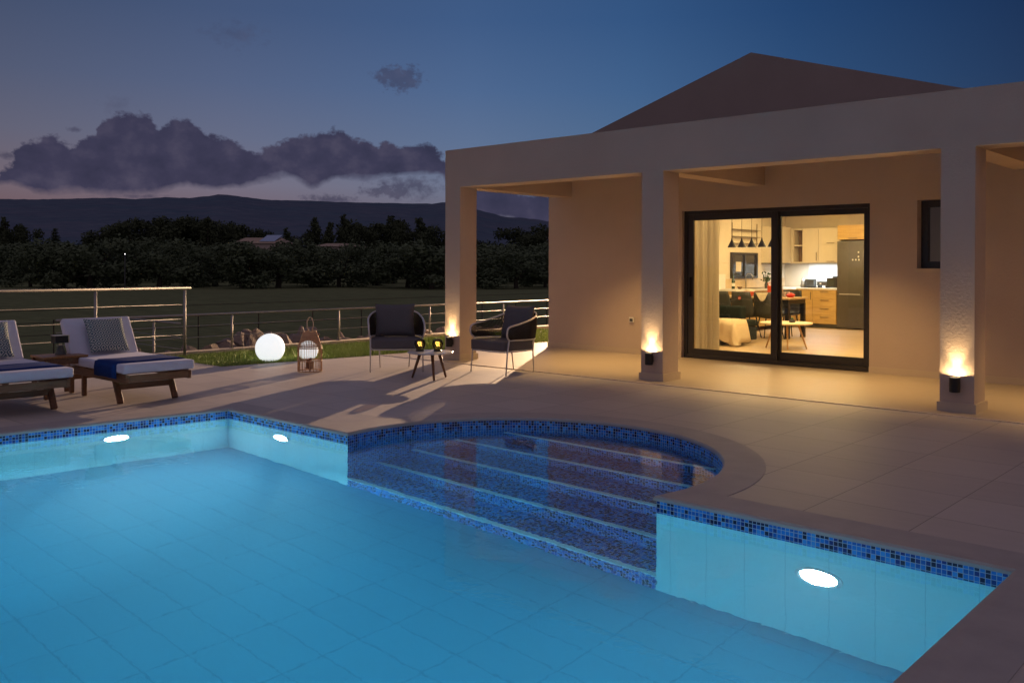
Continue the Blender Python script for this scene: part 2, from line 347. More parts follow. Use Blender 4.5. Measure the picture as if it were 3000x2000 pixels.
def pillow(mb, w_, h_, t, M_=Matrix.Identity(4), n=14):
    vs = []; 
    for sgn in (1, -1):
        for i in range(n+1):
            for j in range(n+1):
                u, v = 2*i/n-1, 2*j/n-1
                prof = (max(0, 1-u**4)*max(0, 1-v**4))**.45
                k = 1-.06*(1-abs(v))*0-.05*(u*u)*(1-v*v)-0.0
                pin = 1-.07*(1-u*u)*(v*v) if True else 1
                x = u*w_/2*(1-.07*(1-v*v)*abs(u)); y = v*h_/2*(1-.07*(1-u*u)*abs(v))
                vs.append(M_@Vector((x, y, sgn*t/2*prof)))
    fs = []; m_ = (n+1)**2
    for i in range(n):
        for j in range(n):
            a = i*(n+1)+j; fs.append((a, a+n+1, a+n+2, a+1)); fs.append((m_+a, m_+a+1, m_+a+n+2, m_+a+n+1))
    return mb.add(vs, fs)
def rbox(name, a, b, mat, parent, r=.03, seg=3):
    return MB().box(a, b).build(name, mat, parent, smooth=True, bevel=r, seg=seg)

WARM = (1, .60, .20); WARM2 = (1, .66, .29)
# ------------------------------------------------------------------ terrain, hills
g = MB(); R0 = 14000
for a, b, c, d in ((-R0, -R0, -3.3, R0), (-3.3, 12.1, R0, R0), (15.9, -R0, R0, 12.1), (-3.3, -R0, 15.9, -15.9)):
    g.add([(a, b, -.55), (c, b, -.55), (c, d, -.55), (a, d, -.55)], [(0, 1, 2, 3)])
m = M('field_grass'); a = m.noise(.05, 8, rough=.7); b2 = m.noise(.8, 8, m.co(scale=(1, 2.2, 1)), rough=.75); c = m.mix(a, (.15, .165, .085), (.22, .235, .12)); c = m.mix(m.math('MULTIPLY_ADD', b2, 2, -.6, clamp=True), c, (.09, .10, .055)); m.set(Base_Color=c, Roughness=1.); m.b.inputs['Specular IOR Level'].default_value = 0
struct(g.build('field_ground', m.m))
ridge = [(-400, 604), (0, 601), (130, 601), (320, 595.5), (395, 600), (488, 593.5), (556, 596), (610, 590), (640, 584.5), (675, 587), (712, 592), (760, 598), (795, 601), (890, 602), (975, 606), (1090, 608), (1200, 610), (1265, 610.5), (1300, 606), (1340, 611), (1400, 628), (1448, 640), (1483, 650), (1529, 651), (1587, 657), (1608, 662), (1750, 690), (2000, 700), (2600, 690), (3300, 700)]
def ridge_v(u):
    for (a, va_), (b, vb) in zip(ridge, ridge[1:]):
        if a <= u <= b: return va_+(vb-va_)*(u-a)/(b-a)
    return 700
h = MB(); NU, ND = 260, 26; rnd = random.Random(3)
for i in range(NU+1):
    u = -400+3700*i/NU; dirv = (f2+r3*(u-1500)/2669.7); dx, dy = dirv.x, dirv.y; ln = math.hypot(dx, dy); dx /= ln; dy /= ln
    elt = (790.35-ridge_v(u))/2669.7/ln
    for j in range(ND+1):
        t = j/ND; D = 700+2500*t
        hh = -.6+(1.42+elt*3200+.6)*(t**1.5) + (rnd.uniform(-3, 3)*t*(1-t)*2 if 0 < j < ND else rnd.uniform(-.8, .8)*(j == ND))
        h.v.append((CAM.x+dx*D, CAM.y+dy*D, hh))
for i in range(NU):
    for j in range(ND):
        a = i*(ND+1)+j; h.f.append((a, a+1, a+ND+2, a+ND+1)); h.uv.append(None)
m = M('hill_scrub_haze_tint'); a = m.noise(.004, 8, m.co(scale=(1, 1, 5)), rough=.65); b2 = m.noise(.02, 7, rough=.65)  # scrub colour shifted to pale blue, distance haze put into the base colour
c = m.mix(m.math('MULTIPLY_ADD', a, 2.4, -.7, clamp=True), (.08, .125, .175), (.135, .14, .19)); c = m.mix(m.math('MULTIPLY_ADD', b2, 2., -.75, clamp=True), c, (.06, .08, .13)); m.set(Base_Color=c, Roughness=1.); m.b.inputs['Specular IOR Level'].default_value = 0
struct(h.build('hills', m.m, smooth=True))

# ------------------------------------------------------------------ pool outline
def arc_pts(cx, cy_, r, p0, p1, n):
    a0 = math.atan2(p0[1]-cy_, p0[0]-cx); a1 = math.atan2(p1[1]-cy_, p1[0]-cx)
    if a0 < 0: a0 += 2*math.pi
    return [(cx+r*math.cos(a0+(a1-a0)*i/n), cy_+r*math.sin(a0+(a1-a0)*i/n)) for i in range(n+1)]
YW = -4.78; PA = (1.94, YW); PB = (3.862, YW); PC = (6.938, YW); PD = (8.955, YW); PE = (8.955, -10.6); PF = (1.36, -10.6)
ACX, ACY, ACR = 5.40, -4.41, math.hypot(1.538, .37)
def off_path(d):
    """pool outline (clockwise A-B-arc-C-D-E-F) moved outwards by d"""
    r = ACR+d; hw = math.sqrt(r*r-(YW+d-ACY)**2)
    b = (ACX-hw, YW+d); c = (ACX+hw, YW+d)
    return [(PA[0]-d*1.0, YW+d), b]+arc_pts(ACX, ACY, r, b, c, 56)[1:-1]+[c, (PD[0]+d, YW+d), (PE[0]+d, PE[1]-d), (PF[0]-d, PF[1]-d)]
inner = off_path(0.0); wall = off_path(.014); outer = off_path(.30)
# deck with pool hole
def sheet_with_hole(outer_loop, hole, z, name, mat):
    bm = bmesh.new(); es = []
    for loop in (outer_loop, hole):
        vs = [bm.verts.new((x, y, z)) for x, y in loop]
        es += [bm.edges.new((vs[i], vs[(i+1) % len(vs)])) for i in range(len(vs))]
    bmesh.ops.triangle_fill(bm, use_beauty=True, use_dissolve=False, edges=es)
    for f in bm.faces:
        if f.normal.z < 0: f.normal_flip()
    me = bpy.data.meshes.new(name); bm.to_mesh(me); bm.free(); me.materials.append(mat)
    o = bpy.data.objects.new(name, me); COL.objects.link(o); return o
deck_loop = [(-3.2, -16), (-3.2, -2.86), (-1.5, -2.86), (-1.2, -.27), (16, -.27), (16, -16)]
struct(sheet_with_hole(deck_loop, off_path(.15), -.004, 'pool_deck', DECK))
# deck side faces
MB().box((-3.2, -16, -.6), (-3.17, -2.86, -.005)).box((-3.2, -2.89, -.6), (-1.52, -2.87, -.006)).build('deck_edge', KERB)['kind'] = 'structure'
p = MB(); p.prism([(-1.2, -.266), (16, -.266), (16, 12.2), (-.3, 12.2)], -.15, 0); struct(p.build('terrace_floor', PORCH))
struct(MB().box((-1.19, -.30, -.05), (16, -.268, .007)).build('terrace_edge_strip', simple('pale_edge_trim', (.62, .54, .47), .4)))
# coping ring
def ring(mb, A, B, zt, zb, bull=.012):
    n = len(A)
    prof = []
    ins = [(a, zt-bull) for a in A]
    A2 = off_path(bull)
    vs = [(x, y, zb) for x, y in A]+[(x, y, zt-bull) for x, y in A]+[(x, y, zt) for x, y in A2]+[(x, y, zt) for x, y in B]+[(x, y, zb) for x, y in off_path(.05)]
    fs = []
    for k in range(3):
        for i in range(n): j = (i+1) % n; fs.append((k*n+i, k*n+j, (k+1)*n+j, (k+1)*n+i))
    for i in range(n): j = (i+1) % n; fs.append((4*n+i, 4*n+j, j, i))
    vs += [(x, y, -.02) for x, y in B]
    for i in range(n): j = (i+1) % n; fs.append((3*n+i, 3*n+j, 5*n+j, 5*n+i))
    mb.add(vs, fs)
pool = thing('swimming_pool', 'lit rectangular blue swimming pool with a rounded mosaic step niche', 'swimming pool')
cm = MB(); ring(cm, inner, outer, .0, -.03); cm.build('coping', COPE, pool)
# basin walls (plain below band) and band
def wall_strip(pts, z0, z1, uoff=0):
    mb = MB(); u = uoff
    for (x0, y0), (x1, y1) in zip(pts, pts[1:]):
        l = math.hypot(x1-x0, y1-y0)
        mb.add([(x0, y0, z0), (x1, y1, z0), (x1, y1, z1), (x0, y0, z1)], [(0, 1, 2, 3)], [[(u, z0), (u+l, z0), (u+l, z1), (u, z1)]]); u += l
    return mb
wA, wB = wall[0], wall[1]; iC = wall.index(wall[-4]); wC, wD, wE, wF = wall[-4], wall[-3], wall[-2], wall[-1]
FLZ = -1.47
main1 = [wC, wD, wE, wF, wA, wB]
b_ = wall_strip(main1, FLZ-.05, -.13); b_.build('basin_wall', POOLW, pool)
MB().add([(*wA, FLZ), (*wF, FLZ), (*wE, FLZ), (*wD, FLZ)], [(0, 1, 2, 3)]).build('basin_floor', POOLF, pool)
wall_strip(main1, -.13, -.028).build('mosaic_band', MOS, pool)
arc = wall[1:-3]
wall_strip(arc, -1.3, -.028).build('niche_wall', MOS, pool)
SY = [YW+.014, -4.42, -4.05, -3.66, -3.29]; SZ = [-1.28, -1.03, -.79, -.55, -.30]
for k in range(5):
    x0, x1 = (wB[0], wC[0]) if k == 0 else (3.80, 7.0)
    z0 = FLZ-.03 if k == 0 else SZ[k-1]; y1 = SY[k+1] if k < 4 else -2.75
    st = MB(); y = SY[k]; zt = SZ[k]
    st.add([(x0, y, z0), (x1, y, z0), (x1, y, zt), (x0, y, zt)], [(0, 1, 2, 3)], [[(x0, z0), (x1, z0), (x1, zt), (x0, zt)]])
    if k == 0: st.add([(x0, y, zt), (x1, y, zt), (7.0, y+.1, zt), (7., y1, zt), (3.8, y1, zt), (3.8, y+.1, zt)], [(0, 1, 2, 3, 4, 5)], [[(x0, y), (x1, y), (7.0, y+.1), (7.0, y1), (3.8, y1), (3.8, y+.1)]])
    else: st.add([(x0, y, zt), (x1, y, zt), (x1, y1, zt), (x0, y1, zt)], [(0, 1, 2, 3)], [[(x0, y), (x1, y), (x1, y1), (x0, y1)]])
    so = st.build('step', MOS, pool)
    # nosing strip
    if k == 0: nb = MB().box((x0, y-.006, zt-.012), (x1, y+.045, zt+.004))
    else:
        r = ACR+.012; dy = y+.02-ACY; hw = math.sqrt(max(.01, r*r-dy*dy)); nb = MB().box((ACX-hw, y-.006, zt-.012), (ACX+hw, y+.04, zt+.004))
    nb.build('step_nosing', NOSE, so)
# underwater lights
LENS = emis('pool_lamp_lens', (.85, 1., .98), 660); BEZ = simple('white_lamp_bezel', (.7, .75, .78), .3)
LENS2 = emis('pool_lamp_lens_dim', (.85, 1., .98), 620)
def pool_light(pos, nrm, e=1.):
    q = Vector(nrm).to_track_quat('Z', 'Y').to_matrix().to_4x4(); mt = Matrix.Translation(pos)@q
    bz = MB().lathe([(.135, 0), (.135, .012), (.115, .018), (.105, .012), (.105, 0)], n=32)
    bz.v = [tuple(mt@Vector(v)) for v in bz.v]; b = bz.build('pool_light', BEZ, pool, smooth=False)
    ln = MB().lathe([(.104, .006), (.098, .013), (.06, .020), (.001, .022)], n=32); ln.v = [tuple(mt@Vector(v)) for v in ln.v]; ln.build('lens', LENS if e > .6 else LENS2, b, smooth=True)
    if e > 1: sp = spot('pool_beam', Vector(pos)+Vector(nrm)*.04, Vector(pos)+Vector(nrm)*1.2+Vector((0, 0, -.9)), 3400, (.95, 1, .98), 76, .08, 1.)
def wl(Y): return 1.94-.014-(YW-Y)*(1.94-1.36)/5.82
pool_light((2.85, YW+.014, -.47), (0, -1, 0), 2); pool_light((8.0, YW+.014, -.60), (0, -1, 0)); pool_light((wl(-5.84), -5.84, -.44), (1, -.1, 0), 2)
pool_light((PD[0]+.014, -8.2, -.6), (-1, 0, 0), .5); pool_light((6.4, -10.61, -.55), (0, 1, 0), .5)
# water body
wp = off_path(.02); n = len(wp)
struct(MB().prism(wp[::-1], -1.7, -.10).build('water', WATER))

# ------------------------------------------------------------------ house
house = thing('villa', 'single storey beige stucco villa with columned porch and dark gable roof', 'house')
HB, HT, WD = 2.596, 3.163, .32; D_ = 2.68; CX = [0.0, 3.58, 7.137, 10.7]; CD = .358
MB().box((0, 0, HB), (14, CD, HT)).build('porch_beam', STUC, house)
MB().box((0, CD, HB), (WD-.01, D_, HT-.003)).build('end_beam', STUC, house)
for x in CX[1:]: MB().box((x+.01, CD, HB), (x+WD-.01, D_, 2.9)).build('cross_beam', STUC, house)
cl = MB().box((-.0, .003, 2.9), (14, D_+8.8, 3.155)); cl.build('porch_ceiling', STUC, house)
for x in CX:
    c_ = MB().box((x+.001, .002, 0), (x+WD-.002, CD-.002, HB-.001)).build('column', STUC2, house)
    MB().box((x-.02, -.02, 0), (x+WD+.02, CD+.02, .09)).build('plinth', KERB, c_)
# front wall with openings: door X 2.50..5.41 z<2.275 ; window X 6.02..6.75 z 1.40..2.28
DX0, DX1, DZ = 2.50, 5.41, 2.275; WX0, WX1, WZ0, WZ1 = 6.02, 6.75, 1.40, 2.285; T = .25
wl_ = MB(); XL, XR = -.2, 14
def wb(a, b, z0, z1): wl_.box((a, D_, z0), (b, D_+T, z1))
wb(XL, DX0, 0, 3.15); wb(DX0, DX1, DZ, 3.15); wb(DX1, WX0, 0, 3.15); wb(WX0, WX1, 0, WZ0); wb(WX0, WX1, WZ1, 3.15); wb(WX1, XR, 0, 3.15)
wl_.build('front_wall', STUC, house)
MB().box((XL, D_+T+.001, 0), (XL+.2, 11.5, 3.14)).build('side_wall', STUC, house)
sk = MB(); 
for a, b in ((XL-.012, DX0-.0), (DX1, XR)): sk.box((a, D_-.012, 0), (b, D_-.001, .085))
sk.box((XL-.012, D_-.001, 0), (XL-.001, 11, .085)); sk.build('skirting', KERB, house)
ap = (3.66, 4.554); gz = 3.156; hwid = (ap[1]-gz)/.3086
gb = MB(); poly = [(ap[0]-hwid, gz), (ap[0]+hwid, gz), ap]
gb.add([(x, D_+.002, z) for x, z in poly]+[(x, 12, z) for x, z in poly], [(0, 1, 2), (5, 4, 3), (0, 2, 5, 3), (2, 1, 4, 5), (1, 0, 3, 4)]); gb.build('gable_roof', GAB, house)
# sliding door
def frame_rect(x0, x1, z0, z1, y0, y1, t, tb=None):
    mb = MB(); tb = tb or t
    mb.box((x0, y0, z0), (x0+t, y1, z1)).box((x1-t, y0, z0), (x1, y1, z1)).box((x0+t, y0, z1-t), (x1-t, y1, z1)).box((x0+t, y0, z0), (x1-t, y1, z0+tb)); return mb
YD = D_+.07
fo = frame_rect(DX0+.002, DX1-.002, .004, DZ-.002, YD, YD+.14, .055).build('door_frame', ALU, house, bevel=.003, seg=1)
l1 = frame_rect(DX0+.05, 4.045, .05, DZ-.05, YD+.02, YD+.065, .10, .10).build('sliding_leaf', ALU, fo, bevel=.003, seg=1)
l2 = frame_rect(3.99, DX1-.05, .05, DZ-.05, YD+.075, YD+.12, .085, .13).build('sliding_leaf', ALU, fo, bevel=.003, seg=1)
MB().box((DX0+.145, YD+.04, .145), (3.95, YD+.046, DZ-.13)).build('glass_pane', GLASS, fo)
MB().box((4.07, YD+.095, .175), (DX1-.13, YD+.101, DZ-.13)).build('glass_pane', GLASS, fo)
MB().box((DX0+.095, YD-.02, .95), (DX0+.115, YD+.02, 1.25)).build('door_handle', BLACK, fo)
# small window
wf = frame_rect(WX0+.002, WX1-.002, WZ0+.002, WZ1-.002, D_+.15, D_+.22, .09).build('window', ALU, house, bevel=.003, seg=1)
MB().box((WX0+.085, D_+.185, WZ0+.085), (WX1-.085, D_+.19, WZ1-.085)).build('pane', GLASS, wf)
MB().box((WX0-.02, D_-.035, WZ0-.045), (WX1+.02, D_+.16, WZ0)).build('sill', KERB, wf)
tl = MB(); tl.add([(WX0+.02, D_+.21, WZ0+.05), (WX0+.06, D_+.21, WZ0+.05), (WX0+.06, D_+.36, WZ1-.06), (WX0+.02, D_+.36, WZ1-.06)], [(0, 1, 2, 3)])
cw = MB().box((WX0+.25, D_+.3, WZ0-.1), (WX0+.62, D_+.34, WZ1-.25)).build('window_blind', fabric('pale_blind', (.55, .45, .42)), wf)
# interior shell
IX0, IX1, IY0, IY1, IZ = 0.0, 8.6, D_+T, 11.4, 2.85
ish = MB()
MB().box((IX0+.002, IY0+.002, -.01), (IX1, IY1, .004)).build('interior_floor', INFL, house)
MB().box((IX0+.003, IY1, 0), (IX1, IY1+.1, IZ)).build('interior_back_wall', PLAST, house)
lw = MB().box((IX0-.0, 2.94, .004), (IX0+.004, IY1, IZ)).build('interior_side_wall', PLAST, house)
MB().box((5.75, 2.94, .004), (5.85, 8.9, IZ)).build('interior_partition', PLAST, house)
MB().box((5.85, 8.8, .004), (8.6, 8.9, IZ)).build('interior_partition', PLAST, house)
MB().box((IX0, IY0, IZ), (IX1, IY1+.1, IZ+.05)).build('interior_ceiling', PLAST, house)
area('room_light', (3.3, 4.7, 2.80), 3.2, 2.6, 215, (1, .68, .27)); point('room_side_fill', (5.45, 7.2, 2.25), 70, (1, .68, .27), .08); area('kitchen_light', (1.9, 9.2, 2.80), 2.4, 1.6, 105, (1, .68, .27))  # the point light is an unseen fill added to brighten the ceiling
area('led_strip', (1.1, 10.95, 1.49), 1.0, .05, 34, (.85, .93, 1.))
area('side_room_light', (8.0, 5.5, 2.4), 1.5, 1.5, 5, (1, .7, .4))

# wall lamps on the columns
LAMPL = ['black cylinder uplight on the column between the two armchairs', 'black cylinder uplight on the column left of the sliding door', 'black cylinder uplight on the column right of the small window', 'black cylinder uplight on the far right column outside']
UP = emis('warm_lamp_lens', (1, .78, .45), 30)
for i, x in enumerate(CX[:3]):
    cx = x+.16; t = thing('wall_lamp', LAMPL[i], 'wall lamp', (cx, -.002, .20), 0, 'column uplights')
    MB().lathe([(.044, 0), (.050, .004), (.050, .145), (.044, .145), (.044, .128), (.001, .128)], (0, -.062, 0), 24, cap=False).build('lamp_body', BLACK, t, smooth=False)
    MB().box((-.028, -.024, .03), (.028, 0, .105)).build('wall_bracket', BLACK, t)
    MB().lathe([(.043, .129), (.04, .1295), (.001, .13)], (0, -.062, 0), 20, cap=False).build('lens', UP, t)
    spot('column_uplight', (cx, -.062, .345), (cx, -.055, 1.2), 6.5, WARM2, 168, .012, .15); spot('column_uplight_beam', (cx, -.062, .345), (cx, -.0, .85), 30, WARM2, 62, .012, 1.)
# porch downlights in the ceiling
for i, (x, y) in enumerate(((2.0, 1.2), (5.4, 1.2), (9.1, 1.2))):
    t = thing('ceiling_spot', 'recessed round spot in the porch ceiling', 'ceiling spot', (x, y, 2.895), 0, 'porch ceiling spots')
    MB().lathe([(.05, 0), (.05, -.008), (.035, -.008), (.03, 0)], (0, 0, 0), 20, cap=False).build('trim_ring', WHITE, t)
    spot('porch_spot', (x, y, 2.88), (x, y, 0), 500, WARM, 93, .03, 1.)
# socket on wall
so = thing('wall_socket', 'small white outdoor socket low on the porch wall', 'socket', (1.574, D_, .51))
MB().box((-.045, -.028, 0), (.045, 0, .085)).build('socket_body', WHITE, so, bevel=.006); MB().box((-.03, -.033, .015), (.03, -.0285, .06)).build('socket_flap', GREYM, so)

# lamp that throws the long shadows: garden post lamp beside the house
gp = thing('garden_lamp', 'tall black post lamp beyond the railing behind the house corner', 'garden lamp', (-7.4, 13.8, -.55))
MB().lathe([(.06, 0), (.06, .02), (.025, .03), (.025, 4.0), (.06, 4.04)], n=16).build('post', BLACK, gp); MB().lathe([(.07, 4.28), (.08, 4.3), (.01, 4.34)], n=16).build('lamp_cap', BLACK, gp)
spot('garden_lamp_light', (-7.4, 13.8, 3.6), (1.6, -1.2, 0), 26000, (1, .655, .38), 50, .06, .8)

# ------------------------------------------------------------------ lawn, kerb, railings
struct(MB().box((-3.28, -2.88, -.3), (-.6, 12, -.012)).build('lawn_soil', SOIL))
struct(MB().box((-3.42, -2.95, -.6), (-3.22, 14, .06)).build('kerb', KERB))
gm = M('grass_blades'); nn = gm.noise(3, 4); gm.set(Base_Color=gm.mix(nn, (.16, .26, .04), (.34, .42, .10)), Roughness=.7)
gr = MB(); rr = random.Random(5)
for i in range(46000):
    y = rr.uniform(-2.88, 6.); x = rr.uniform(-3.22, -1.49+(y+2.86)*.105)
    
    if y > 2.5 and rr.random() < .4: continue
    hgt = rr.uniform(.02, .055)*(1.7 if rr.random() < .04 else 1); a = rr.uniform(0, 6.28); ww = .006; lx, ly = rr.uniform(-.03, .03), rr.uniform(-.03, .03)
    b = len(gr.v); gr.v += [(x-ww*math.cos(a), y-ww*math.sin(a), -.012), (x+ww*math.cos(a), y+ww*math.sin(a), -.012), (x+lx, y+ly, hgt)]; gr.f.append((b, b+1, b+2)); gr.uv.append(None)
for cx0, cy0 in ((-1.95, -1.65), (-2.1, -2.2), (-1.2-.35, -1.45)):
    for i in range(40):
        x = rr.gauss(cx0, .07); y = rr.gauss(cy0, .07); hgt = rr.uniform(.08, .2); a = rr.uniform(0, 6.28); b = len(gr.v)
        lx, ly = rr.uniform(-.09, .09), rr.uniform(-.09, .09); gr.v += [(x-.01*math.cos(a), y-.01*math.sin(a), -.006), (x+.01*math.cos(a), y+.01*math.sin(a), -.006), (x+lx, y+ly, hgt)]; gr.f.append((b, b+1, b+2)); gr.uv.append(None)
tag(gr.build('grass', gm.m), 'short green lawn grass between the deck and the kerb', 'grass', kind='stuff')

def railing(name, label, p0, p1, posts, ztop, zb, wires, rtop=.021, rpost=.021, over=(0, 0)):
    t = thing(name, label, 'railing', (0, 0, 0), 0, 'steel railings')
    d = (Vector((*p1, 0))-Vector((*p0, 0))).normalized()
    a = Vector((*p0, ztop))-d*over[0]; b = Vector((*p1, ztop))+d*over[1]
    MB().tube([a, b], rtop, 12).build('handrail', STEEL, t, smooth=True)
    for s in posts:
        q = Vector((*p0, 0)).lerp(Vector((*p1, 0)), s)
        po = MB().tube([q+Vector((0, 0, zb)), q+Vector((0, 0, ztop-.03))], rpost, 12).tube([q+Vector((0, 0, ztop-.03)), q+Vector((0, 0, ztop))], .009, 8).build('post', STEEL, t, smooth=True)
        MB().lathe([(.045, 0), (.045, .006), (.03, .01)], (q.x, q.y, zb), 16).build('base_flange', STEEL, po)
    for z in wires: MB().tube([(*p0, z), (*p1, z)], .0055, 8).build('wire', STEEL, t, smooth=True)
    return t
railing('metal_railing', 'tall steel railing with four wires behind the sun loungers', (-3.11, -12.), (-3.11, -2.573), [.0, .28, .57, .8557, 1], 1.06, 0, (.341, .585, .807), over=(0, .1))
railing('metal_railing', 'low steel railing on the kerb behind the globe lamp and armchairs', (-3.30, -4.4), (-3.30, 9.0), [.02, .205, .365, .53, .69, .86, 1], .63, .06, (.275, .455), .017, .018)
railing('metal_railing', 'short low steel railing running from the kerb to the tall railing post', (-4.9, -2.62), (-3.14, -2.62), [.01, .5], .515, -.5, (.12, .3), .017, .018)

# ------------------------------------------------------------------ globe lamps
GLOW = emis('opal_globe', (.78, .82, .82), 1.0)
def globe(label, x, y, r, e):
    t = thing('globe_lamp', label, 'globe lamp', (x, y, -.025), 0, 'glowing globes on the lawn')
    prof = [(r*math.sin(math.pi*(i+.15)/24.3), r-r*math.cos(math.pi*(i+.15)/24.3)) for i in range(25)]
    MB().lathe(prof, n=40).build('opal_shade', GLOW, t, smooth=True); MB().lathe([(.07, -.01), (.07, .008), (.05, .012)], n=20).build('lamp_base', WHITE, t)
globe('large glowing white globe lamp on the grass left of the lantern', -1.66, -1.99, .215, 1); globe('smaller glowing white globe lamp behind the wicker lantern', -1.50, -1.43, .15, 1)

# ------------------------------------------------------------------ wicker lantern
t = thing('wicker_lantern', 'tall rattan cane lantern with rope loop standing on the deck', 'lantern', (-.10, -2.38, 0))
LH, LS, LT, LR, LR2 = .30, .325, .535, .158, .085
for i in range(40):
    a = 2*math.pi*i/40; c_, s_ = math.cos(a), math.sin(a)
    front = math.cos(a-math.atan2(CAM.y+2.38, CAM.x+.1)) > .55
    if i % 40 == 0: cg = MB(); cg2 = MB()
    if not (front and i % 2): cg.tube([(LR*c_, LR*s_, .012), (LR*c_, LR*s_, .15)], .0045, 5)
    if not front: cg.tube([(LR*c_, LR*s_, .15), (LR*c_, LR*s_, LS)], .0045, 5)
    cg2.tube([(LR*c_, LR*s_, LS), (LR2*c_, LR2*s_, LT)], .006, 5)
cg.build('cage', WICK, t); cg2.build('shoulder_canes', WICK, t)
for z, r in ((.01, LR), (.15, LR), (LS-.01, LR), (LS+.012, LR-.004), (LT, LR2)):
    MB().tube([(r*math.cos(2*math.pi*i/32), r*math.sin(2*math.pi*i/32), z) for i in range(32)], .007, 6, closed=True).build('hoop', WICK, t, smooth=True)
pl = [(.03*math.sin(2*math.pi*i/20)*1.3, .03*math.sin(2*math.pi*i/20)*1.3*.6, LT+.095-.095*math.cos(2*math.pi*i/20)) for i in range(20)]
MB().tube(pl, .008, 6, closed=True).build('rope_loop', fabric('jute_rope', (.45, .36, .26)), t, smooth=True)
t2 = thing('candle_stand', 'brown stand with three candles inside the wicker lantern', 'candle stand', (-.10, -2.38, .012))
MB().lathe([(.06, .03), (.065, .04), (.06, .045)], n=20).lathe([(.012, -.004), (.012, .03)], n=8).build('tray', TEAK, t2)
for dx, dy, hh in ((-.025, -.02, .15), (.02, -.01, .17), (.0, .03, .13)): MB().lathe([(.018, .045), (.018, hh)], (dx, dy, 0), 14).lathe([(.002, hh), (.002, hh+.04)], (dx, dy, 0), 6).build('candle', simple('brown_candle', (.24, .12, .07), .5), t2)

# ------------------------------------------------------------------ armchairs
def armchair(label, loc, rz):
    t = thing('armchair', label, 'armchair', loc, rz, 'rope armchairs on the terrace')
    def catm(P, n=8):
        out = []; P = [Vector(p) for p in P]; Q = [2*P[0]-P[1]]+P+[2*P[-1]-P[-2]]
        for i in range(1, len(Q)-2):
            for k in range(n):
                s = k/n; a, b, c, d = Q[i-1:i+3]
                out.append(.5*((2*b)+(-a+c)*s+(2*a-5*b+4*c-d)*s*s+(-a+3*b-3*c+d)*s**3))
        out.append(P[-1]); return out
    half = [(-.345, -.27, .455), (-.36, -.315, .50), (-.368, -.325, .56), (-.37, -.29, .625), (-.372, -.10, .665), (-.36, .10, .71), (-.30, .26, .765), (-.16, .35, .80), (0, .375, .81)]
    top = catm(half+[(-x, y, z) for x, y, z in half[::-1][1:]])
    MB().tube(top, .0125, 8).build('arm_rail', PALEM, t, smooth=True)
    lowh = [(-.345, -.27, .455), (-.35, -.05, .452), (-.335, .14, .45), (-.24, .29, .45), (-.1, .35, .45), (0, .358, .45)]
    low = catm(lowh+[(-x, y, z) for x, y, z in lowh[::-1][1:]])
    MB().tube(low, .011, 8).build('lower_rail', PALEM, t, smooth=True)
    def at(P, s):
        d = [0]
        for a, b in zip(P, P[1:]): d.append(d[-1]+(b-a).length)
        q = s*d[-1]
        for i in range(len(P)-1):
            if d[i] <= q <= d[i+1]+1e-6: return P[i].lerp(P[i+1], (q-d[i])/max(1e-6, d[i+1]-d[i]))
        return P[-1]
    rp = MB(); n = 96
    for i in range(n+1):
        s = i/n; a = at(top, .035+.93*s); b = at(low, .02+.96*s); c = (a+b)/2; c = c+Vector((c.x, c.y, 0)).normalized()*.012
        rp.tube([a, c, b], .0068, 5, cap=False)
    rp.build('rope_back', ROPE, t, smooth=True)
    # seat ring + cushions
    prof = []
    seat = [(-.33, -.34), (-.30, -.37), (0, -.385), (.30, -.37), (.33, -.34), (.335, 0), (.29, .20), (.17, .31), (0, .33), (-.17, .31), (-.29, .20), (-.335, 0)]
    MB().tube([(x*.97, y*.97, .305) for x, y in seat], .010, 6, closed=True).build('seat_frame', PALEM, t, smooth=True)
    MB().prism([(x*1.0, y*1.0) for x, y in seat], .315, .44).build('seat_cushion', CHARC, t, smooth=True, bevel=.028, seg=3)
    Mx = Matrix.Translation((0, .20, .66))@Matrix.Rotation(rad(90-14), 4, 'X')
    pillow(MB(), .56, .46, .15, Mx) if False else None
    mb = MB(); pillow(mb, .55, .47, .16, Mx, 16); mb.build('back_cushion', CHARC, t, smooth=True)
    for sx in (-1, 1):
        MB().tube([(sx*.345, -.27, .455), (sx*.345, -.30, .30), (sx*.35, -.33, 0)], [.011, .011, .008], 8).build('leg', PALEM, t, smooth=True)
        MB().tube([(sx*.22, .29, .45), (sx*.215, .28, .30), (sx*.20, .31, 0)], [.011, .011, .008], 8).build('leg', PALEM, t, smooth=True)
    return t
armchair('grey cushioned rope armchair left of the round table, facing the pool', (.55, -1.44, 0), math.atan2(.79, .61))
armchair('grey cushioned rope armchair beside the house corner, seen from its side', (1.835, -.60, 0), rad(-5))

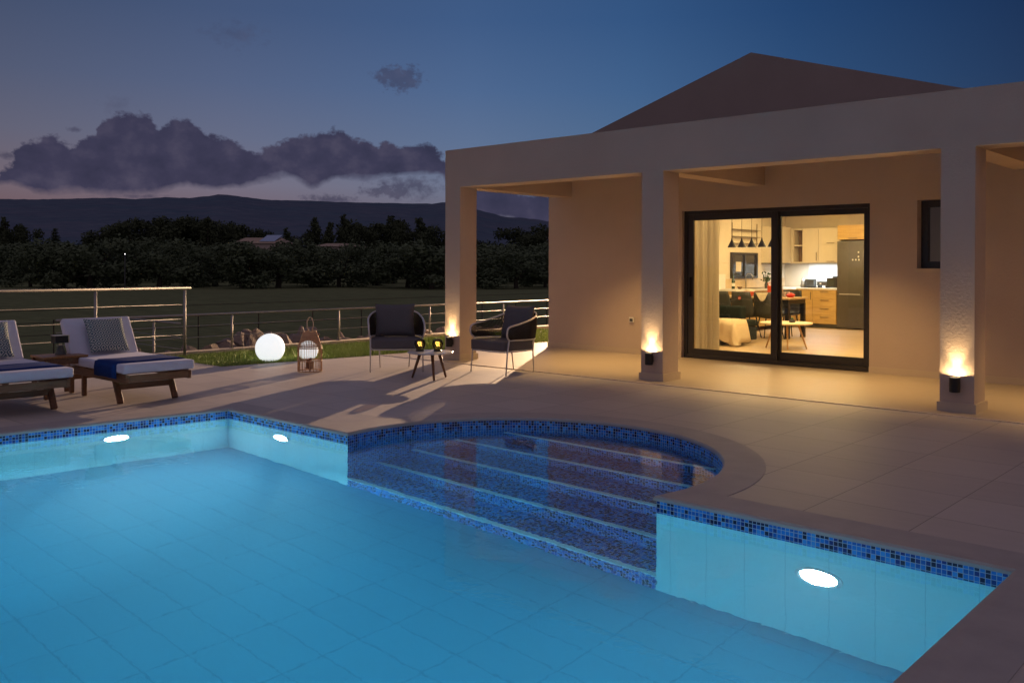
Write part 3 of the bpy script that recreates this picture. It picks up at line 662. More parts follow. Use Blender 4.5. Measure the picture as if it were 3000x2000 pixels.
# round terrace table with two lamps
t = thing('coffee_table', 'small round marble topped table on three wooden legs between the armchairs', 'side table', (1.60, -1.765, 0))
MB().lathe([(.27, .318), (.288, .324), (.288, .334), (.284, .338), (.001, .3385)], n=48, cap=False).lathe([(.001, .318), (.27, .318)], n=48, cap=False).build('tabletop', MARB, t, smooth=False)
for a, b in ((1.385, -1.875), (1.79, -1.875), (1.64, -1.53)):
    dx, dy = a-1.60, b+1.765; MB().tube([(dx, dy, 0), (dx*.55, dy*.55, .318)], [.013, .022], 10).build('leg', TEAK, t, smooth=True)
FIL = emis('filament', (1, .66, .2), 4)
for k, (x, y, lb) in enumerate(((1.455, -1.81, 'glass dome lamp with glowing knot on the left side of the round table'), (1.625, -1.66, 'glass dome lamp with glowing knot on the right side of the round table'))):
    q = thing('table_lamp', lb, 'table lamp', (x, y, .339), 0, 'small glass dome lamps')
    MB().lathe([(.052, 0), (.055, .006), (.04, .024), (.012, .03), (.012, .045), (.001, .046)], n=24).build('lamp_base', BLACK, q, smooth=False)
    MB().lathe([(.05, .022), (.068, .06), (.072, .095), (.062, .13), (.035, .152), (.001, .158)], n=28, cap=False).build('glass_dome', SMOKE, q, smooth=True)
    kn = [((.020+.010*math.cos(5*s))*math.cos(2*s), (.020+.010*math.cos(5*s))*math.sin(2*s)*.9, .088+.027*math.sin(3*s)) for s in [2*math.pi*i/90 for i in range(90)]]
    MB().tube(kn, .0024, 5, closed=True).build('bulb_filament', FIL, q)

# ------------------------------------------------------------------ loungers
def lounger(label, x0, y0, dx=0):
    t = thing('sun_lounger', label, 'sun lounger', (x0, y0, 0), 0, 'teak sun loungers by the pool')
    W = .76; hx = -.14; fx = 1.12; zt, zb = .42, .325
    fr_ = MB()
    for s in (-1, 1): fr_.box((hx-.62, s*(W/2-.045)-.018, .225), (fx-.02, s*(W/2-.045)+.018, .31))
    fr_.build('side_rails', TEAK, t, bevel=.004, seg=1)
    MB().box((fx-.055, -(W/2-.063), .235), (fx-.02, W/2-.063, .305)).build('end_rail', TEAK_Y, t, bevel=.004, seg=1)
    sl = MB()
    for k in range(11): sl.box((hx+.02+k*.108, -(W/2-.03), .3105), (hx+.085+k*.108, W/2-.03, .3245))
    sl.build('seat_slats', TEAK_Y, t)
    for s in (-1, 1):
        y = s*(W/2-.085)
        MB().bar((fx-.42, y, .30), (fx-.26, y, 0), .034, .06, (0, 1, 0)).build('leg', TEAK, t, bevel=.004, seg=1)
        MB().bar((hx-.30, y, .30), (hx-.34, y, 0), .034, .06, (0, 1, 0)).build('leg', TEAK, t, bevel=.004, seg=1)
    MB().box((fx-.36, -(W/2-.102), .13), (fx-.33, W/2-.102, .19)).build('cross_rail', TEAK_Y, t, bevel=.004, seg=1)
    MB().box((hx-.33, -(W/2-.102), .13), (hx-.30, W/2-.102, .19)).build('cross_rail', TEAK_Y, t, bevel=.004, seg=1)
    MB().box((hx, -W/2, zb), (fx, W/2, zt)).build('mattress', MATT, t, smooth=True, bevel=.03, seg=3)
    ang = math.atan2(.475, -.29); Lb = .56
    bx = MB().box((0, -W/2, 0), (Lb, W/2, .085)); Mx = Matrix.Translation((hx-.03, 0, zt-.02))@Matrix.Rotation(-ang, 4, 'Y')
    bx.v = [tuple(Mx@Vector((v[0], v[1], v[2]))) for v in bx.v]
    # flip so thickness goes behind the back
    bx2 = MB().box((0, -W/2, 0), (Lb, W/2, .085)); Mx2 = Matrix.Translation((hx+.02, 0, zb+.02))@Matrix.Rotation(-ang, 4, 'Y')
    bx2.v = [tuple(Mx2@Vector((v[0], v[1], v[2]))) for v in bx2.v]
    bx2.build('mattress_back', MATT, t, smooth=True, bevel=.028, seg=3)
    [MB().bar(a_, b_, .03, .03).build('back_support', TEAK, t) for a_, b_ in (((hx-.12, -.3, .30), (hx-.37, -.3, .74)), ((hx-.12, .3, .30), (hx-.37, .3, .74)), ((hx-.60, 0, .28), (hx-.34, 0, .68)))]
    MB().box((hx-.64, -(W/2-.063), .235), (hx-.605, W/2-.063, .305)).build('head_rail', TEAK_Y, t, bevel=.004, seg=1)
    return t
lounger('teak sun lounger with white mattress, its whole length right of the wooden table', 0, -5.07)
lounger('teak sun lounger with white mattress, cut by the left edge of the photo', -.13, -6.26)
def towel(label, x0, y0):
    tw = MB(); W = .76; wd = .50; xs = [x0+wd*i/4-wd/2 for i in range(5)]
    path = [(-W/2-.012, .27), (-W/2-.014, .36), (-W/2-.004, .415), (-W/2+.04, .432), (-.15, .429), (.15, .430), (W/2-.04, .432), (W/2+.004, .415), (W/2+.014, .36), (W/2+.013, .30)]
    for i, x in enumerate(xs):
        for (y, z) in path: tw.v.append((x+.008*math.sin(y*9+i), y0+y, z+.002*math.sin(i*2.1+y*8)))
    k = len(path)
    for i in range(4):
        for j in range(k-1): tw.f.append((i*k+j, i*k+j+1, (i+1)*k+j+1, (i+1)*k+j)); tw.uv.append(None)
    o = tw.build('folded_towel', TOWEL, None, smooth=True); md = o.modifiers.new('thick', 'SOLIDIFY'); md.thickness = .012; md.offset = 1
    tag(o, label, 'towel', 'navy towels on the loungers')
towel('navy blue towel laid across the lounger right of the wooden table', .70, -5.07); towel('navy blue towel across the lounger at the left edge', .57, -6.26)
def cushion(label, x, y):
    ang = math.atan2(.475, -.29)-rad(2); Mx = Matrix.Translation((x, y, .63))@Matrix.Rotation(-ang, 4, 'Y')@Matrix.Rotation(rad(0), 4, 'Z')
    mb = MB(); pillow(mb, .42, .44, .13, Matrix.Identity(4), 16); o = mb.build('scatter_pillow', PILL, None, smooth=True); o.matrix_world = Mx
    tag(o, label, 'pillow', 'patterned pillows on the loungers')
cushion('blue green patterned pillow on the lounger right of the wooden table', -.19, -5.05); cushion('blue green patterned pillow on the lounger cut by the left edge', -.33, -6.22)

# wooden side table between loungers, lamp on it
t = thing('wooden_side_table', 'square teak side table between the two sun loungers', 'side table', (-.14, -5.58, 0))
MB().box((-.2, -.225, .425), (.2, .225, .445)).build('tabletop', wood('table_teak', (.16, .07, .02), (.34, .16, .05), .4, (1, 14, 14)), t, bevel=.003, seg=1)
MB().box((-.175, -.195, .355), (-.15, .195, .424)).box((.15, -.195, .355), (.175, .195, .424)).box((-.15, -.195, .355), (.15, -.175, .424)).box((-.15, .175, .355), (.15, .195, .424)).build('apron', TEAK, t)
for sx in (-1, 1):
    for sy in (-1, 1): MB().box((sx*.165-.022, sy*.195-.022, 0), (sx*.165+.022, sy*.195+.022, .4245)).build('leg', TEAK, t, bevel=.003, seg=1)
t = thing('lantern_lamp', 'dark table lamp with cone foot and square shade on the teak side table', 'table lamp', (-.16, -5.56, .446))
MB().lathe([(.058, 0), (.056, .006), (.02, .10), (.001, .101)], n=20).build('cone_foot', GREYM, t); MB().lathe([(.017, .1), (.017, .125)], n=12).build('neck', simple('pale_brass', (.6, .52, .36), .35, .6), t)
MB().box((-.06, -.075, .128), (.06, .06, .205)).build('shade', BLACK, t, bevel=.004); MB().box((-.06, .062, .128), (.05, .075, .205)).box((-.065, -.08, .206), (.065, .075, .211)).build('shade_trim', simple('pale_trim', (.6, .56, .46), .4), t)

# ------------------------------------------------------------------ rocks beyond the kerb
RK = M('rock'); nn = RK.noise(5, 6); RK.set(Base_Color=RK.mix(nn, (.11, .09, .08), (.32, .26, .235)), Roughness=.95); RK.bump(RK.noise(18, 6), .6, .02)
rocks = []
for k in range(4):
    bm = bmesh.new(); bmesh.ops.create_icosphere(bm, subdivisions=3, radius=1); q = random.Random(k+50)
    pl_ = [(Vector((q.gauss(0, 1), q.gauss(0, 1), q.gauss(0, 1))).normalized(), q.uniform(.45, .85)) for _ in range(16)]
    for v in bm.verts:
        for nrm, d in pl_:
            e = v.co.dot(nrm)
            if e > d: v.co -= nrm*(e-d)
        v.co *= q.uniform(.93, 1.05)
    me = bpy.data.meshes.new('rock'); bm.to_mesh(me); bm.free(); me.materials.append(RK.m); rocks.append(me)
q = random.Random(8)
for i in range(120):
    y = q.uniform(-3.6, 6.5); x = -3.75-abs(q.gauss(0, .6)); s = q.uniform(.10, .27)*(1.3 if -1 < y < .8 else .9)
    o = bpy.data.objects.new('rock', rocks[i % 4]); COL.objects.link(o); o.scale = (s*q.uniform(.8, 1.3), s*q.uniform(.8, 1.3), s*q.uniform(.6, .95)); o.rotation_euler = (q.uniform(0, 6), q.uniform(0, 6), q.uniform(0, 6))
    o.location = (x, y, -.14+q.uniform(-.12, .12)+(.14 if -1 < y < .8 else 0)+(-.1 if x < -4.8 else 0)); tag(o, 'rough grey field stone in the heap beyond the low railing', 'rock', 'stones heaped beyond the railing')
struct(MB().box((-6.5, -9, -.54), (-3.43, 9, -.42)).build('stony_bank', SOIL))

# ------------------------------------------------------------------ trees
LEAF_ = M('olive_foliage'); nn = LEAF_.noise(.9, 3); LEAF_.set(Base_Color=LEAF_.mix(nn, (.06, .08, .045), (.14, .17, .10)), Roughness=.9); LEAF_.b.inputs['Specular IOR Level'].default_value = .1; LEAF = LEAF_.m
LEAF3 = M('pine_foliage'); nn = LEAF3.noise(.5, 3); LEAF3.set(Base_Color=LEAF3.mix(nn, (.04, .05, .028), (.08, .095, .052)), Roughness=.9); LEAF3.b.inputs['Specular IOR Level'].default_value = .1; LEAF2 = LEAF3.m
BARK = simple('bark', (.05, .04, .03), .95)
def crown_mesh(seed, kind, nleaf=1500, ls=.045):
    q = random.Random(seed); vs, fs = [], []
    blobs = []
    if kind == 'olive':
        for _ in range(15): blobs.append((Vector((q.uniform(-.36, .36), q.uniform(-.36, .36), q.uniform(.12, .80))), q.uniform(.16, .26)))
    elif kind == 'round':
        for _ in range(15):
            z = q.uniform(.28, .90); w_ = .42*(1-abs(z-.5)**1.4*1.6); blobs.append((Vector((q.uniform(-w_, w_), q.uniform(-w_, w_), z)), q.uniform(.12, .22)))
    elif kind == 'conifer':
        for k in range(22): z = .15+.8*k/22; w_ = .26*(1-z)+.03; a = q.uniform(0, 6.28); blobs.append((Vector((math.cos(a)*w_*.7, math.sin(a)*w_*.7, z)), w_*.6+.03))
        blobs.append((Vector((0, 0, .95)), .035))
    elif kind == 'cypress':
        for k in range(16): z = .04+.92*k/16; w_ = .05*math.sin(math.pi*min(1, (1-k/16)*.75+.12)); blobs.append((Vector((q.uniform(-.006, .006), q.uniform(-.006, .006), z)), max(.012, w_)))
    tot = sum(r**2 for _, r in blobs)
    for c, r in blobs:
        for _ in range(int(nleaf*r*r/tot)):
            d = Vector((q.gauss(0, 1), q.gauss(0, 1), q.gauss(0, 1))).normalized(); rr_ = r*(q.random()**.35)*q.uniform(.85, 1.12)
            zz = 1.6 if kind == 'cypress' else .85
            p_ = c+Vector((d.x, d.y, d.z*zz))*rr_; s_ = ls*q.uniform(.5, 1.3)*(1 if kind != 'cypress' else .25)
            a_ = Vector((q.gauss(0, 1), q.gauss(0, 1), q.gauss(0, 1))).normalized(); b_ = a_.cross(d+Vector((.01, 0, 0))).normalized()
            b0 = len(vs); vs += [p_-a_*s_, p_+b_*s_*.5, p_+a_*s_, p_-b_*s_*.5]; fs.append((b0, b0+1, b0+2, b0+3))
    me = bpy.data.meshes.new('crown'); me.from_pydata([tuple(v) for v in vs], [], fs); return me, blobs
def trunk_mesh(kind, blobs, seed):
    mb = MB(); q = random.Random(seed); r0 = .03 if kind == 'olive' else .022
    if kind == 'cypress': r0 = .008
    topz = .45 if kind in ('olive', 'round') else .85
    mb.tube([(0, 0, -.03), (.01, 0, .15), (-.01, .01, topz)], [r0*1.3, r0, r0*.5], 7)
    if kind != 'cypress':
        for c, r in blobs[:8]: mb.tube([(0, 0, .18+.1*q.random()), tuple(c*.6+Vector((0, 0, .1))), tuple(c)], [r0*.6, r0*.4, r0*.15], 5)
    me = bpy.data.meshes.new('trunk'); me.from_pydata(mb.v, [], mb.f); me.materials.append(BARK); return me
KINDS = {}
for kind, cnt, nl, ls in (('olive', 4, 3400, .036), ('round', 4, 5000, .030), ('conifer', 3, 4500, .026), ('cypress', 1, 2200, .05)):
    KINDS[kind] = []
    for k in range(cnt):
        me, bl = crown_mesh(hash(kind) % 1 + k*13+len(kind), kind, nl, ls); me.materials.append(LEAF if kind == 'olive' else LEAF2); KINDS[kind].append((me, trunk_mesh(kind, bl, k)))
def place(u, dist):
    dv = f2+r3*(u-1500)/2669.7; return CAM.x+dv.x*dist, CAM.y+dv.y*dist
cnt = {}
def tree(kind, u, dist, htop_v=None, height=None, wpx=None, name='olive_tree', label='', group=None, z0=-.55, sw=1.):
    k = cnt.get(kind, 0); cnt[kind] = k+1; cm_, tm_ = KINDS[kind][k % len(KINDS[kind])]
    x, y = place(u, dist)
    H_ = height if height else (790-htop_v)*dist/2670+1.42-z0
    wsc = (wpx*dist/2670/.85) if wpx else H_*sw
    t = thing(name, label, 'tree', (x, y, z0), random.uniform(0, 6.28), group); t.scale = (wsc, wsc, H_)
    for nm, me in (('crown', cm_), ('trunk', tm_)):
        o = bpy.data.objects.new(nm, me); COL.objects.link(o); o.parent = t
q = random.Random(21)
for dist, hgt, step in ((82, 3.7, 92), (104, 4.2, 78), (132, 4.7, 70), (165, 5.4, 74)):
    u = -90+q.uniform(0, 50)
    while u < 1680:
        tree('olive', u, dist+q.uniform(-7, 7), height=hgt*q.uniform(.8, 1.2), wpx=None, label='dark rounded olive tree in the grove beyond the field', group='olive trees of the grove', sw=q.uniform(1.3, 1.75))
        u += step*q.uniform(.75, 1.25)
TL = 'tall dark tree on the skyline above the olive grove'
for u, v, wp_, kd in ((12, 652, 75, 'conifer'), (62, 672, 60, 'round'), (268, 716, 50, 'round'), (312, 693, 95, 'round'), (365, 670, 110, 'round'), (425, 648, 120, 'round'), (470, 634, 130, 'round'), (520, 655, 110, 'round'), (572, 660, 95, 'round'), (610, 650, 90, 'conifer'), (655, 660, 90, 'round'), (693, 646, 100, 'round'), (742, 690, 60, 'round'),
        (840, 683, 60, 'conifer'), (890, 690, 70, 'round'), (922, 650, 90, 'conifer'), (965, 664, 80, 'conifer'), (1010, 642, 80, 'conifer'), (1050, 668, 70, 'round'), (1090, 640, 110, 'round'), (1150, 644, 100, 'conifer'), (1195, 662, 80, 'round'), (1232, 650, 110, 'conifer'), (1283, 668, 80, 'round'), (1340, 700, 90, 'round'), (1525, 655, 120, 'round'), (1600, 700, 80, 'round')):
    tree(kd, u, 190+q.uniform(-8, 12), htop_v=v-5, wpx=wp_*1.55, name='tall_tree', label=TL, group='tall trees behind the grove')
tree('cypress', 161, 230, htop_v=676, name='cypress_tree', label='slim solitary cypress standing out against the hill', sw=2.4)

# far houses in the trees
ROOF = simple('terracotta_roof', (.36, .26, .19), .9); SOLAR = simple('solar_panel', (.25, .32, .5), .2, 0, .1)
def far_house(label, u0, u1, vtop, veave, dist, solar=False):
    x0, y0 = place(u0, dist); x1, y1 = place(u1, dist); L_ = math.hypot(x1-x0, y1-y0); t = thing('far_house', label, 'house', ((x0+x1)/2, (y0+y1)/2, -.55), YAW, None)
    zt = (790-vtop)*dist/2670+1.97; ze = (790-veave)*dist/2670+1.97
    MB().box((-L_/2, -4, 0), (L_/2, 4, ze)).build('wall', STUC, t)
    MB().add([(-L_/2-.3, -4.4, ze), (L_/2+.3, -4.4, ze), (L_/2+.3, 4.4, ze), (-L_/2-.3, 4.4, ze), (-L_/2+1.5, 0, zt), (L_/2-1.5, 0, zt)], [(0, 1, 5, 4), (1, 2, 5), (2, 3, 4, 5), (3, 0, 4), (0, 3, 2, 1)]).build('roof', ROOF, t)
    if solar: MB().add([(0, -3.2, ze+(zt-ze)*.35), (L_/2-2, -3.2, ze+(zt-ze)*.35), (L_/2-1.2, -.3, zt+.5), (.8, -.3, zt+.5)], [(0, 1, 2, 3)]).build('solar_panel', SOLAR, t)
far_house('distant house roof with a solar panel among the dark trees', 697, 848, 711, 729, 172, True)
far_house('lower distant house roof right of the one with a solar panel', 935, 1060, 727, 737, 172)
for u, v, d, lb in ((137, 722, 500, 'tiny white street light left of the cypress'), (366, 760, 72, 'tiny white light inside the olive grove')):
    x, y = place(u, d); z = (790-v)*d/2670+1.42
    t = thing('street_light', lb, 'street light', (x, y, -.55)); MB().tube([(0, 0, 0), (0, 0, z+.5)], .05, 6).build('pole', GREYM, t)
    rl = d*.0005; MB().lathe([(.001, -rl), (rl, 0), (.001, rl)], (0, 0, z+.55), 8).build('lamp_head', emis('white_lamp', (1, 1, 1), 5), t)
# wire fence across the field edge
t = thing('wire_fence', 'faint field fence with thin dark posts beyond the railing', 'fence')
fm = MB()
for k in range(16):
    x, y = -9.-.25*k*.2, -7+1.6*k; MB().tube([(x, y, -.55), (x, y, .3)], .014, 6).build('fence_post', BARK, t)
for z in (.0, .25, .5): fm.tube([(-9., -7, z), (-9.75, 17, z)], .006, 4)
fm.build('fence_wires', BARK, t)

# ------------------------------------------------------------------ interior furniture
# back kitchen run (fronts at y = 10.75)
KY = 10.77
kb = thing('kitchen_base_cabinet', 'oak kitchen base cabinet with drawers along the back wall', 'kitchen cabinet', (0, 0, 0))
MB().box((.62, KY+.02, .10), (1.55, 11.38, .885)).build('carcass', OAKH, kb); MB().box((.62, KY+.07, .006), (1.55, 11.3, .099)).build('toe_kick', GREYM, kb)
dz = [.105, .30, .495, .69, .882]
for a, b in zip(dz, dz[1:]):
    d = MB().box((.99, KY, a+.003), (1.545, KY+.019, b-.003)).build('drawer', OAKH, kb, bevel=.002, seg=1); MB().box((1.17, KY-.02, b-.05), (1.37, KY-.001, b-.038)).build('drawer_handle', HANDLE, d)
d = MB().box((.63, KY, .105), (.984, KY+.019, .882)).build('cabinet_door', OAKH, kb, bevel=.002, seg=1); MB().box((.94, KY-.02, .65), (.952, KY-.001, .83)).build('door_handle', HANDLE, d)
MB().box((.60, KY-.015, .886), (1.56, 11.38, .925)).build('countertop', WHT, kb)
MB().box((.62, 11.375, .93), (1.56, 11.395, 1.5)).build('backsplash', WHT, kb)
wc = thing('kitchen_wall_cabinet', 'cream wall cabinets with open shelf nook above the worktop', 'kitchen cabinet', (0, 0, 0))
WY = 11.02
MB().box((.22, WY, 1.50), (.40, 11.38, 2.32)).box((.40, WY+.3, 1.50), (.62, 11.38, 2.32)).box((.62, WY, 1.50), (1.56, 11.38, 2.32)).box((.405, WY, 1.50), (.615, WY+.3, 1.53)).box((.405, WY, 2.28), (.615, WY+.3, 2.32)).box((.405, WY+.02, 1.90), (.615, WY+.3, 1.93)).build('carcass', CREAM, wc)
MB().box((.408, WY+.27, 1.535), (.612, WY+.298, 2.275)).build('nook_back', simple('dark_oak_back', (.20, .12, .05), .6), wc)
for a, b, c, d in ((.63, 1.02, 1.505, 2.315), (1.025, 1.555, 1.93, 2.315), (1.025, 1.555, 1.505, 1.925)): 
    dd = MB().box((a+.002, WY-.02, c), (b-.002, WY-.001, d)).build('cabinet_door', CREAM, wc, bevel=.003, seg=1)
    if a < 1: MB().box((b-.05, WY-.04, c+.05), (b-.04, WY-.021, c+.25)).build('door_handle', HANDLE, dd)
    else: MB().box((a+.2, WY-.04, c+.03), (a+.38, WY-.021, c+.042)).build('door_handle', HANDLE, dd)
tc_ = thing('tall_cabinet', 'oak tall cabinet surround around the dark fridge', 'kitchen cabinet', (0, 0, 0))
MB().box((1.563, KY+.03, 2.03), (2.24, 11.38, 2.36)).box((2.24, KY-.02, .006), (2.42, 11.38, 2.36)).build('carcass', OAK, tc_)
d = MB().box((1.57, KY+.01, 2.035), (2.235, KY+.029, 2.355)).build('cabinet_door', OAKH, tc_); MB().box((1.82, KY-.01, 2.06), (2.02, KY+.009, 2.072)).build('door_handle', HANDLE, d)
MB().box((2.42, 10.9, .006), (4.5, 11.38, 2.36)).build('side_cabinet', OAK, tc_)
fg = thing('fridge', 'tall dark steel two door fridge with magnets on its upper door', 'fridge', (1.885, 10.95, .006))
MB().box((-.31, -.14, .02), (.31, .40, 1.99)).build('fridge_body', FRI, fg)
fd = MB().box((-.308, -.20, .80), (.308, -.142, 1.988)).build('fridge_door', FRI, fg, bevel=.008); MB().box((-.308, -.20, .03), (.308, -.142, .775)).build('freezer_door', FRI, fg, bevel=.008)
MB().box((-.25, -.23, .785), (.22, -.201, .80)).build('door_handle', PALEM, fd)
for dx, z in ((.18, 1.72), (.18, 1.62), (.05, 1.55), (.12, 1.55), (.19, 1.55)): MB().box((dx-.014, -.207, z), (dx+.014, -.2005, z+.035)).build('fridge_magnet', WHITE, fd)
# left kitchen run with sink and window
kl = thing('kitchen_sink_cabinet', 'long oak base cabinet with sink under the dark kitchen window', 'kitchen cabinet', (0, 0, 0))
MB().box((.02, 7.9, .10), (.58, 11.35, .885)).build('carcass', OAKH, kl); MB().box((.02, 7.88, .886), (.60, 11.35, .925)).build('countertop', WHT, kl); MB().box((.008, 7.9, .93), (.018, 11.35, 1.14)).build('backsplash', simple('wood_splash', (.6, .45, .28), .5), kl)
MB().box((.12, 8.95, .9255), (.5, 9.55, .932)).build('sink_rim', BLACK, kl)
MB().tube([(.1, 9.25, .93), (.1, 9.25, 1.2), (.14, 9.25, 1.25), (.22, 9.25, 1.25), (.27, 9.25, 1.20), (.27, 9.25, 1.12)], .012, 8).build('faucet', STEEL, kl, smooth=True)
kw = thing('kitchen_window', 'dark square kitchen window above the sink', 'window', (.006, 0, 0))
kf = MB(); kf.box((0, 8.7, 1.15), (.05, 8.76, 1.73)).box((0, 9.85, 1.15), (.05, 9.91, 1.73)).box((0, 8.76, 1.68), (.05, 9.85, 1.73)).box((0, 8.76, 1.15), (.05, 9.85, 1.2)).box((0, 9.28, 1.2), (.045, 9.33, 1.68)); kf.build('window_frame', ALU, kw)
MB().box((.012, 8.762, 1.202), (.018, 9.848, 1.678)).build('pane', simple('night_glass', (.03, .028, .028), .12, 0), kw)
tag(MB().box((.026, 8.92, 1.30), (.03, 9.16, 1.52)).build('window_card', CREAM), 'pale card stuck on the kitchen window', 'card')
ws = thing('wall_rack', 'wall mounted rack of thin dark bars above the kitchen window', 'wall rack', (0, 0, 0))
for z in (1.93, 2.08, 2.24): MB().box((.01, 8.75, z), (.10, 9.95, z+.012)).build('shelf_bar', HANDLE, ws)
MB().box((.01, 8.76, 1.9), (.022, 8.775, 2.4)).box((.01, 9.92, 1.9), (.022, 9.935, 2.4)).build('upright', HANDLE, ws)
hd = thing('extractor_hood', 'tall beige boxed extractor hood left of the wall cabinets', 'extractor hood', (0, 0, 0))
MB().box((.01, 10.15, 1.50), (.36, 10.95, 2.35)).build('hood_body', CREAM, hd); MB().box((.0101, 10.16, 1.48), (.37, 10.94, 1.499)).build('hood_rim', GREYM, hd)
# worktop things
def item(name, label, cat, loc, group=None): return thing(name, label, cat, loc, 0, group)
t = item('toaster', 'dark grey toaster with ribbed sides on the worktop', 'toaster', (.85, 10.98, .926)); MB().box((-.11, -.08, .02), (.11, .08, .20)).build('toaster_body', GREYM, t, bevel=.02); MB().box((-.13, -.09, 0), (.15, .09, .02)).build('base', BLACK, t)
t = item('coffee_machine', 'dark bench grill with white knob on the worktop beside the fridge side', 'grill', (1.17, 10.98, .926)); MB().box((-.13, -.09, .05), (.13, .09, .15)).build('grill_body', GREYM, t, bevel=.01)
for sx in (-.11, .07): MB().box((sx, -.08, 0), (sx+.04, .08, .05)).build('foot', BLACK, t)
MB().lathe([(.02, 0), (.02, .02)], n=12).build('knob', WHITE, t).matrix_local = Matrix.Translation((-.04, -.091, .10))@Matrix.Rotation(rad(90), 4, 'X')
t = item('microwave', 'black microwave oven on the worktop against the fridge', 'microwave', (1.42, 11.02, .926)); MB().box((-.14, -.15, .01), (.13, .15, .235)).build('microwave_body', BLACK, t, bevel=.006); MB().box((-.12, -.156, .03), (.05, -.151, .215)).build('oven_door', simple('oven_glass', (.03, .035, .025), .15), t)
t = item('frying_pan', 'dark pan lying on top of the black microwave', 'pan', (1.42, 11.02, 1.162)); MB().lathe([(.05, 0), (.075, .035), (.07, .035), (.048, .006)], n=20).build('pan_bowl', GREYM, t); MB().tube([(.07, 0, .03), (.125, -.02, .065)], .008, 6).build('pan_handle', BLACK, t)
t = item('water_jug', 'steel kettle with black handle on the worktop corner', 'kettle', (.66, 10.98, .926)); MB().lathe([(.055, 0), (.06, .04), (.04, .17), (.015, .2), (.012, .23)], n=18).build('kettle_body', STEEL, t, smooth=True); MB().tube([(.05, 0, .16), (.10, 0, .15), (.10, 0, .07), (.06, 0, .05)], .009, 6).build('kettle_handle', BLACK, t)
t = item('cutting_board', 'white cutting board leaning on the wall left of the sink', 'cutting board', (.03, 8.25, .926)); MB().box((0, -.17, 0), (.02, .17, .32)).build('board', WHITE, t, bevel=.006)
t = item('wine_bottle', 'dark green bottle standing right of the white cutting board', 'bottle', (.25, 8.40, .926)); MB().lathe([(.036, 0), (.037, .18), (.014, .24), (.014, .30), (.001, .30)], n=16).build('bottle_glass', BOT, t, smooth=True)
MB().lathe([(.038, .06), (.038, .13)], n=16, cap=False).build('bottle_label', WHITE, t)
t = item('fruit_bowl', 'small brown bowl beside the dark green bottle', 'bowl', (.38, 8.45, .926)); MB().lathe([(.03, 0), (.06, .05), (.055, .05), (.028, .006)], n=18).build('bowl_body', TEAK, t)
t = item('potted_plant', 'small green plant in a grey vase on the sink worktop', 'plant', (.35, 9.75, .926)); MB().lathe([(.04, 0), (.045, .08), (.03, .13)], n=16).build('vase', GREYM, t)
lf = MB(); q = random.Random(4)
for i in range(46):
    a = q.uniform(0, 6.28); rr_ = q.uniform(.02, .13); z = q.uniform(.16, .36); px, py = rr_*math.cos(a), rr_*math.sin(a)
    lf.tube([(0, 0, .12), (px*.6, py*.6, z*.8), (px, py, z)], [.002, .003, .001], 3); lf.add([(px-.02, py, z), (px, py-.018, z+.02), (px+.025, py, z+.015), (px, py+.018, z-.01)], [(0, 1, 2, 3)])
lf.build('leaves', GREEN, t)
# dining table and things on it
t = item('dining_table', 'dining table with wooden top and black block legs', 'dining table', (1.33, 7.56, .006))
MB().box((-.85, -.42, .765), (.82, .42, .80)).build('tabletop', wood('dining_top', (.40, .27, .14), (.58, .42, .26), .45, (1, 10, 10)), t, bevel=.004, seg=1)
MB().box((-.80, -.38, .68), (.78, -.35, .764)).box((-.80, .35, .68), (.78, .38, .764)).box((.75, -.35, .68), (.78, .35, .764)).box((-.80, -.35, .68), (-.77, .35, .764)).build('apron', BLACK, t)
for sx in (-.76, .745):
    for sy in (-.345, .345): MB().box((sx-.04, sy-.04, 0), (sx+.04, sy+.04, .679)).build('leg', BLACK, t)
t = item('orange_bag', 'orange red shopping bag with two handles on the dining table', 'bag', (1.60, 7.62, .807)); MB().prism([(-.12, -.07), (.12, -.07), (.14, .07), (-.14, .07)], 0, .22).build('bag_body', ORANGE, t, bevel=.01)
MB().tube([(-.08, -.07, .21), (-.10, -.09, .27), (0, -.1, .29), (.12, -.09, .27), (.15, -.07, .24)], .008, 6).build('bag_handle', ORANGE, t)
t = item('orange_bowl', 'wide orange bowl of fruit on the middle of the dining table', 'bowl', (1.12, 7.5, .807)); MB().lathe([(.05, 0), (.13, .10), (.12, .10), (.045, .01)], n=22).build('bowl_body', ORANGE, t); MB().lathe([(.1, .08), (.08, .13), (.001, .15)], n=12).build('fruit', CREAM, t)
t = item('red_dish', 'low red dish at the right end of the dining table', 'dish', (1.98, 7.55, .807)); MB().lathe([(.06, 0), (.09, .05), (.06, .08), (.001, .09)], n=20).build('dish_body', RED, t)
t = item('drinking_glasses', 'row of pale glasses behind the red dish', 'glasses', (1.80, 7.68, .807))
for k in range(3): MB().lathe([(.026, 0), (.032, .11)], (-.08+k*.075, 0, 0), 14, cap=False).build('glass', PALEM, t)
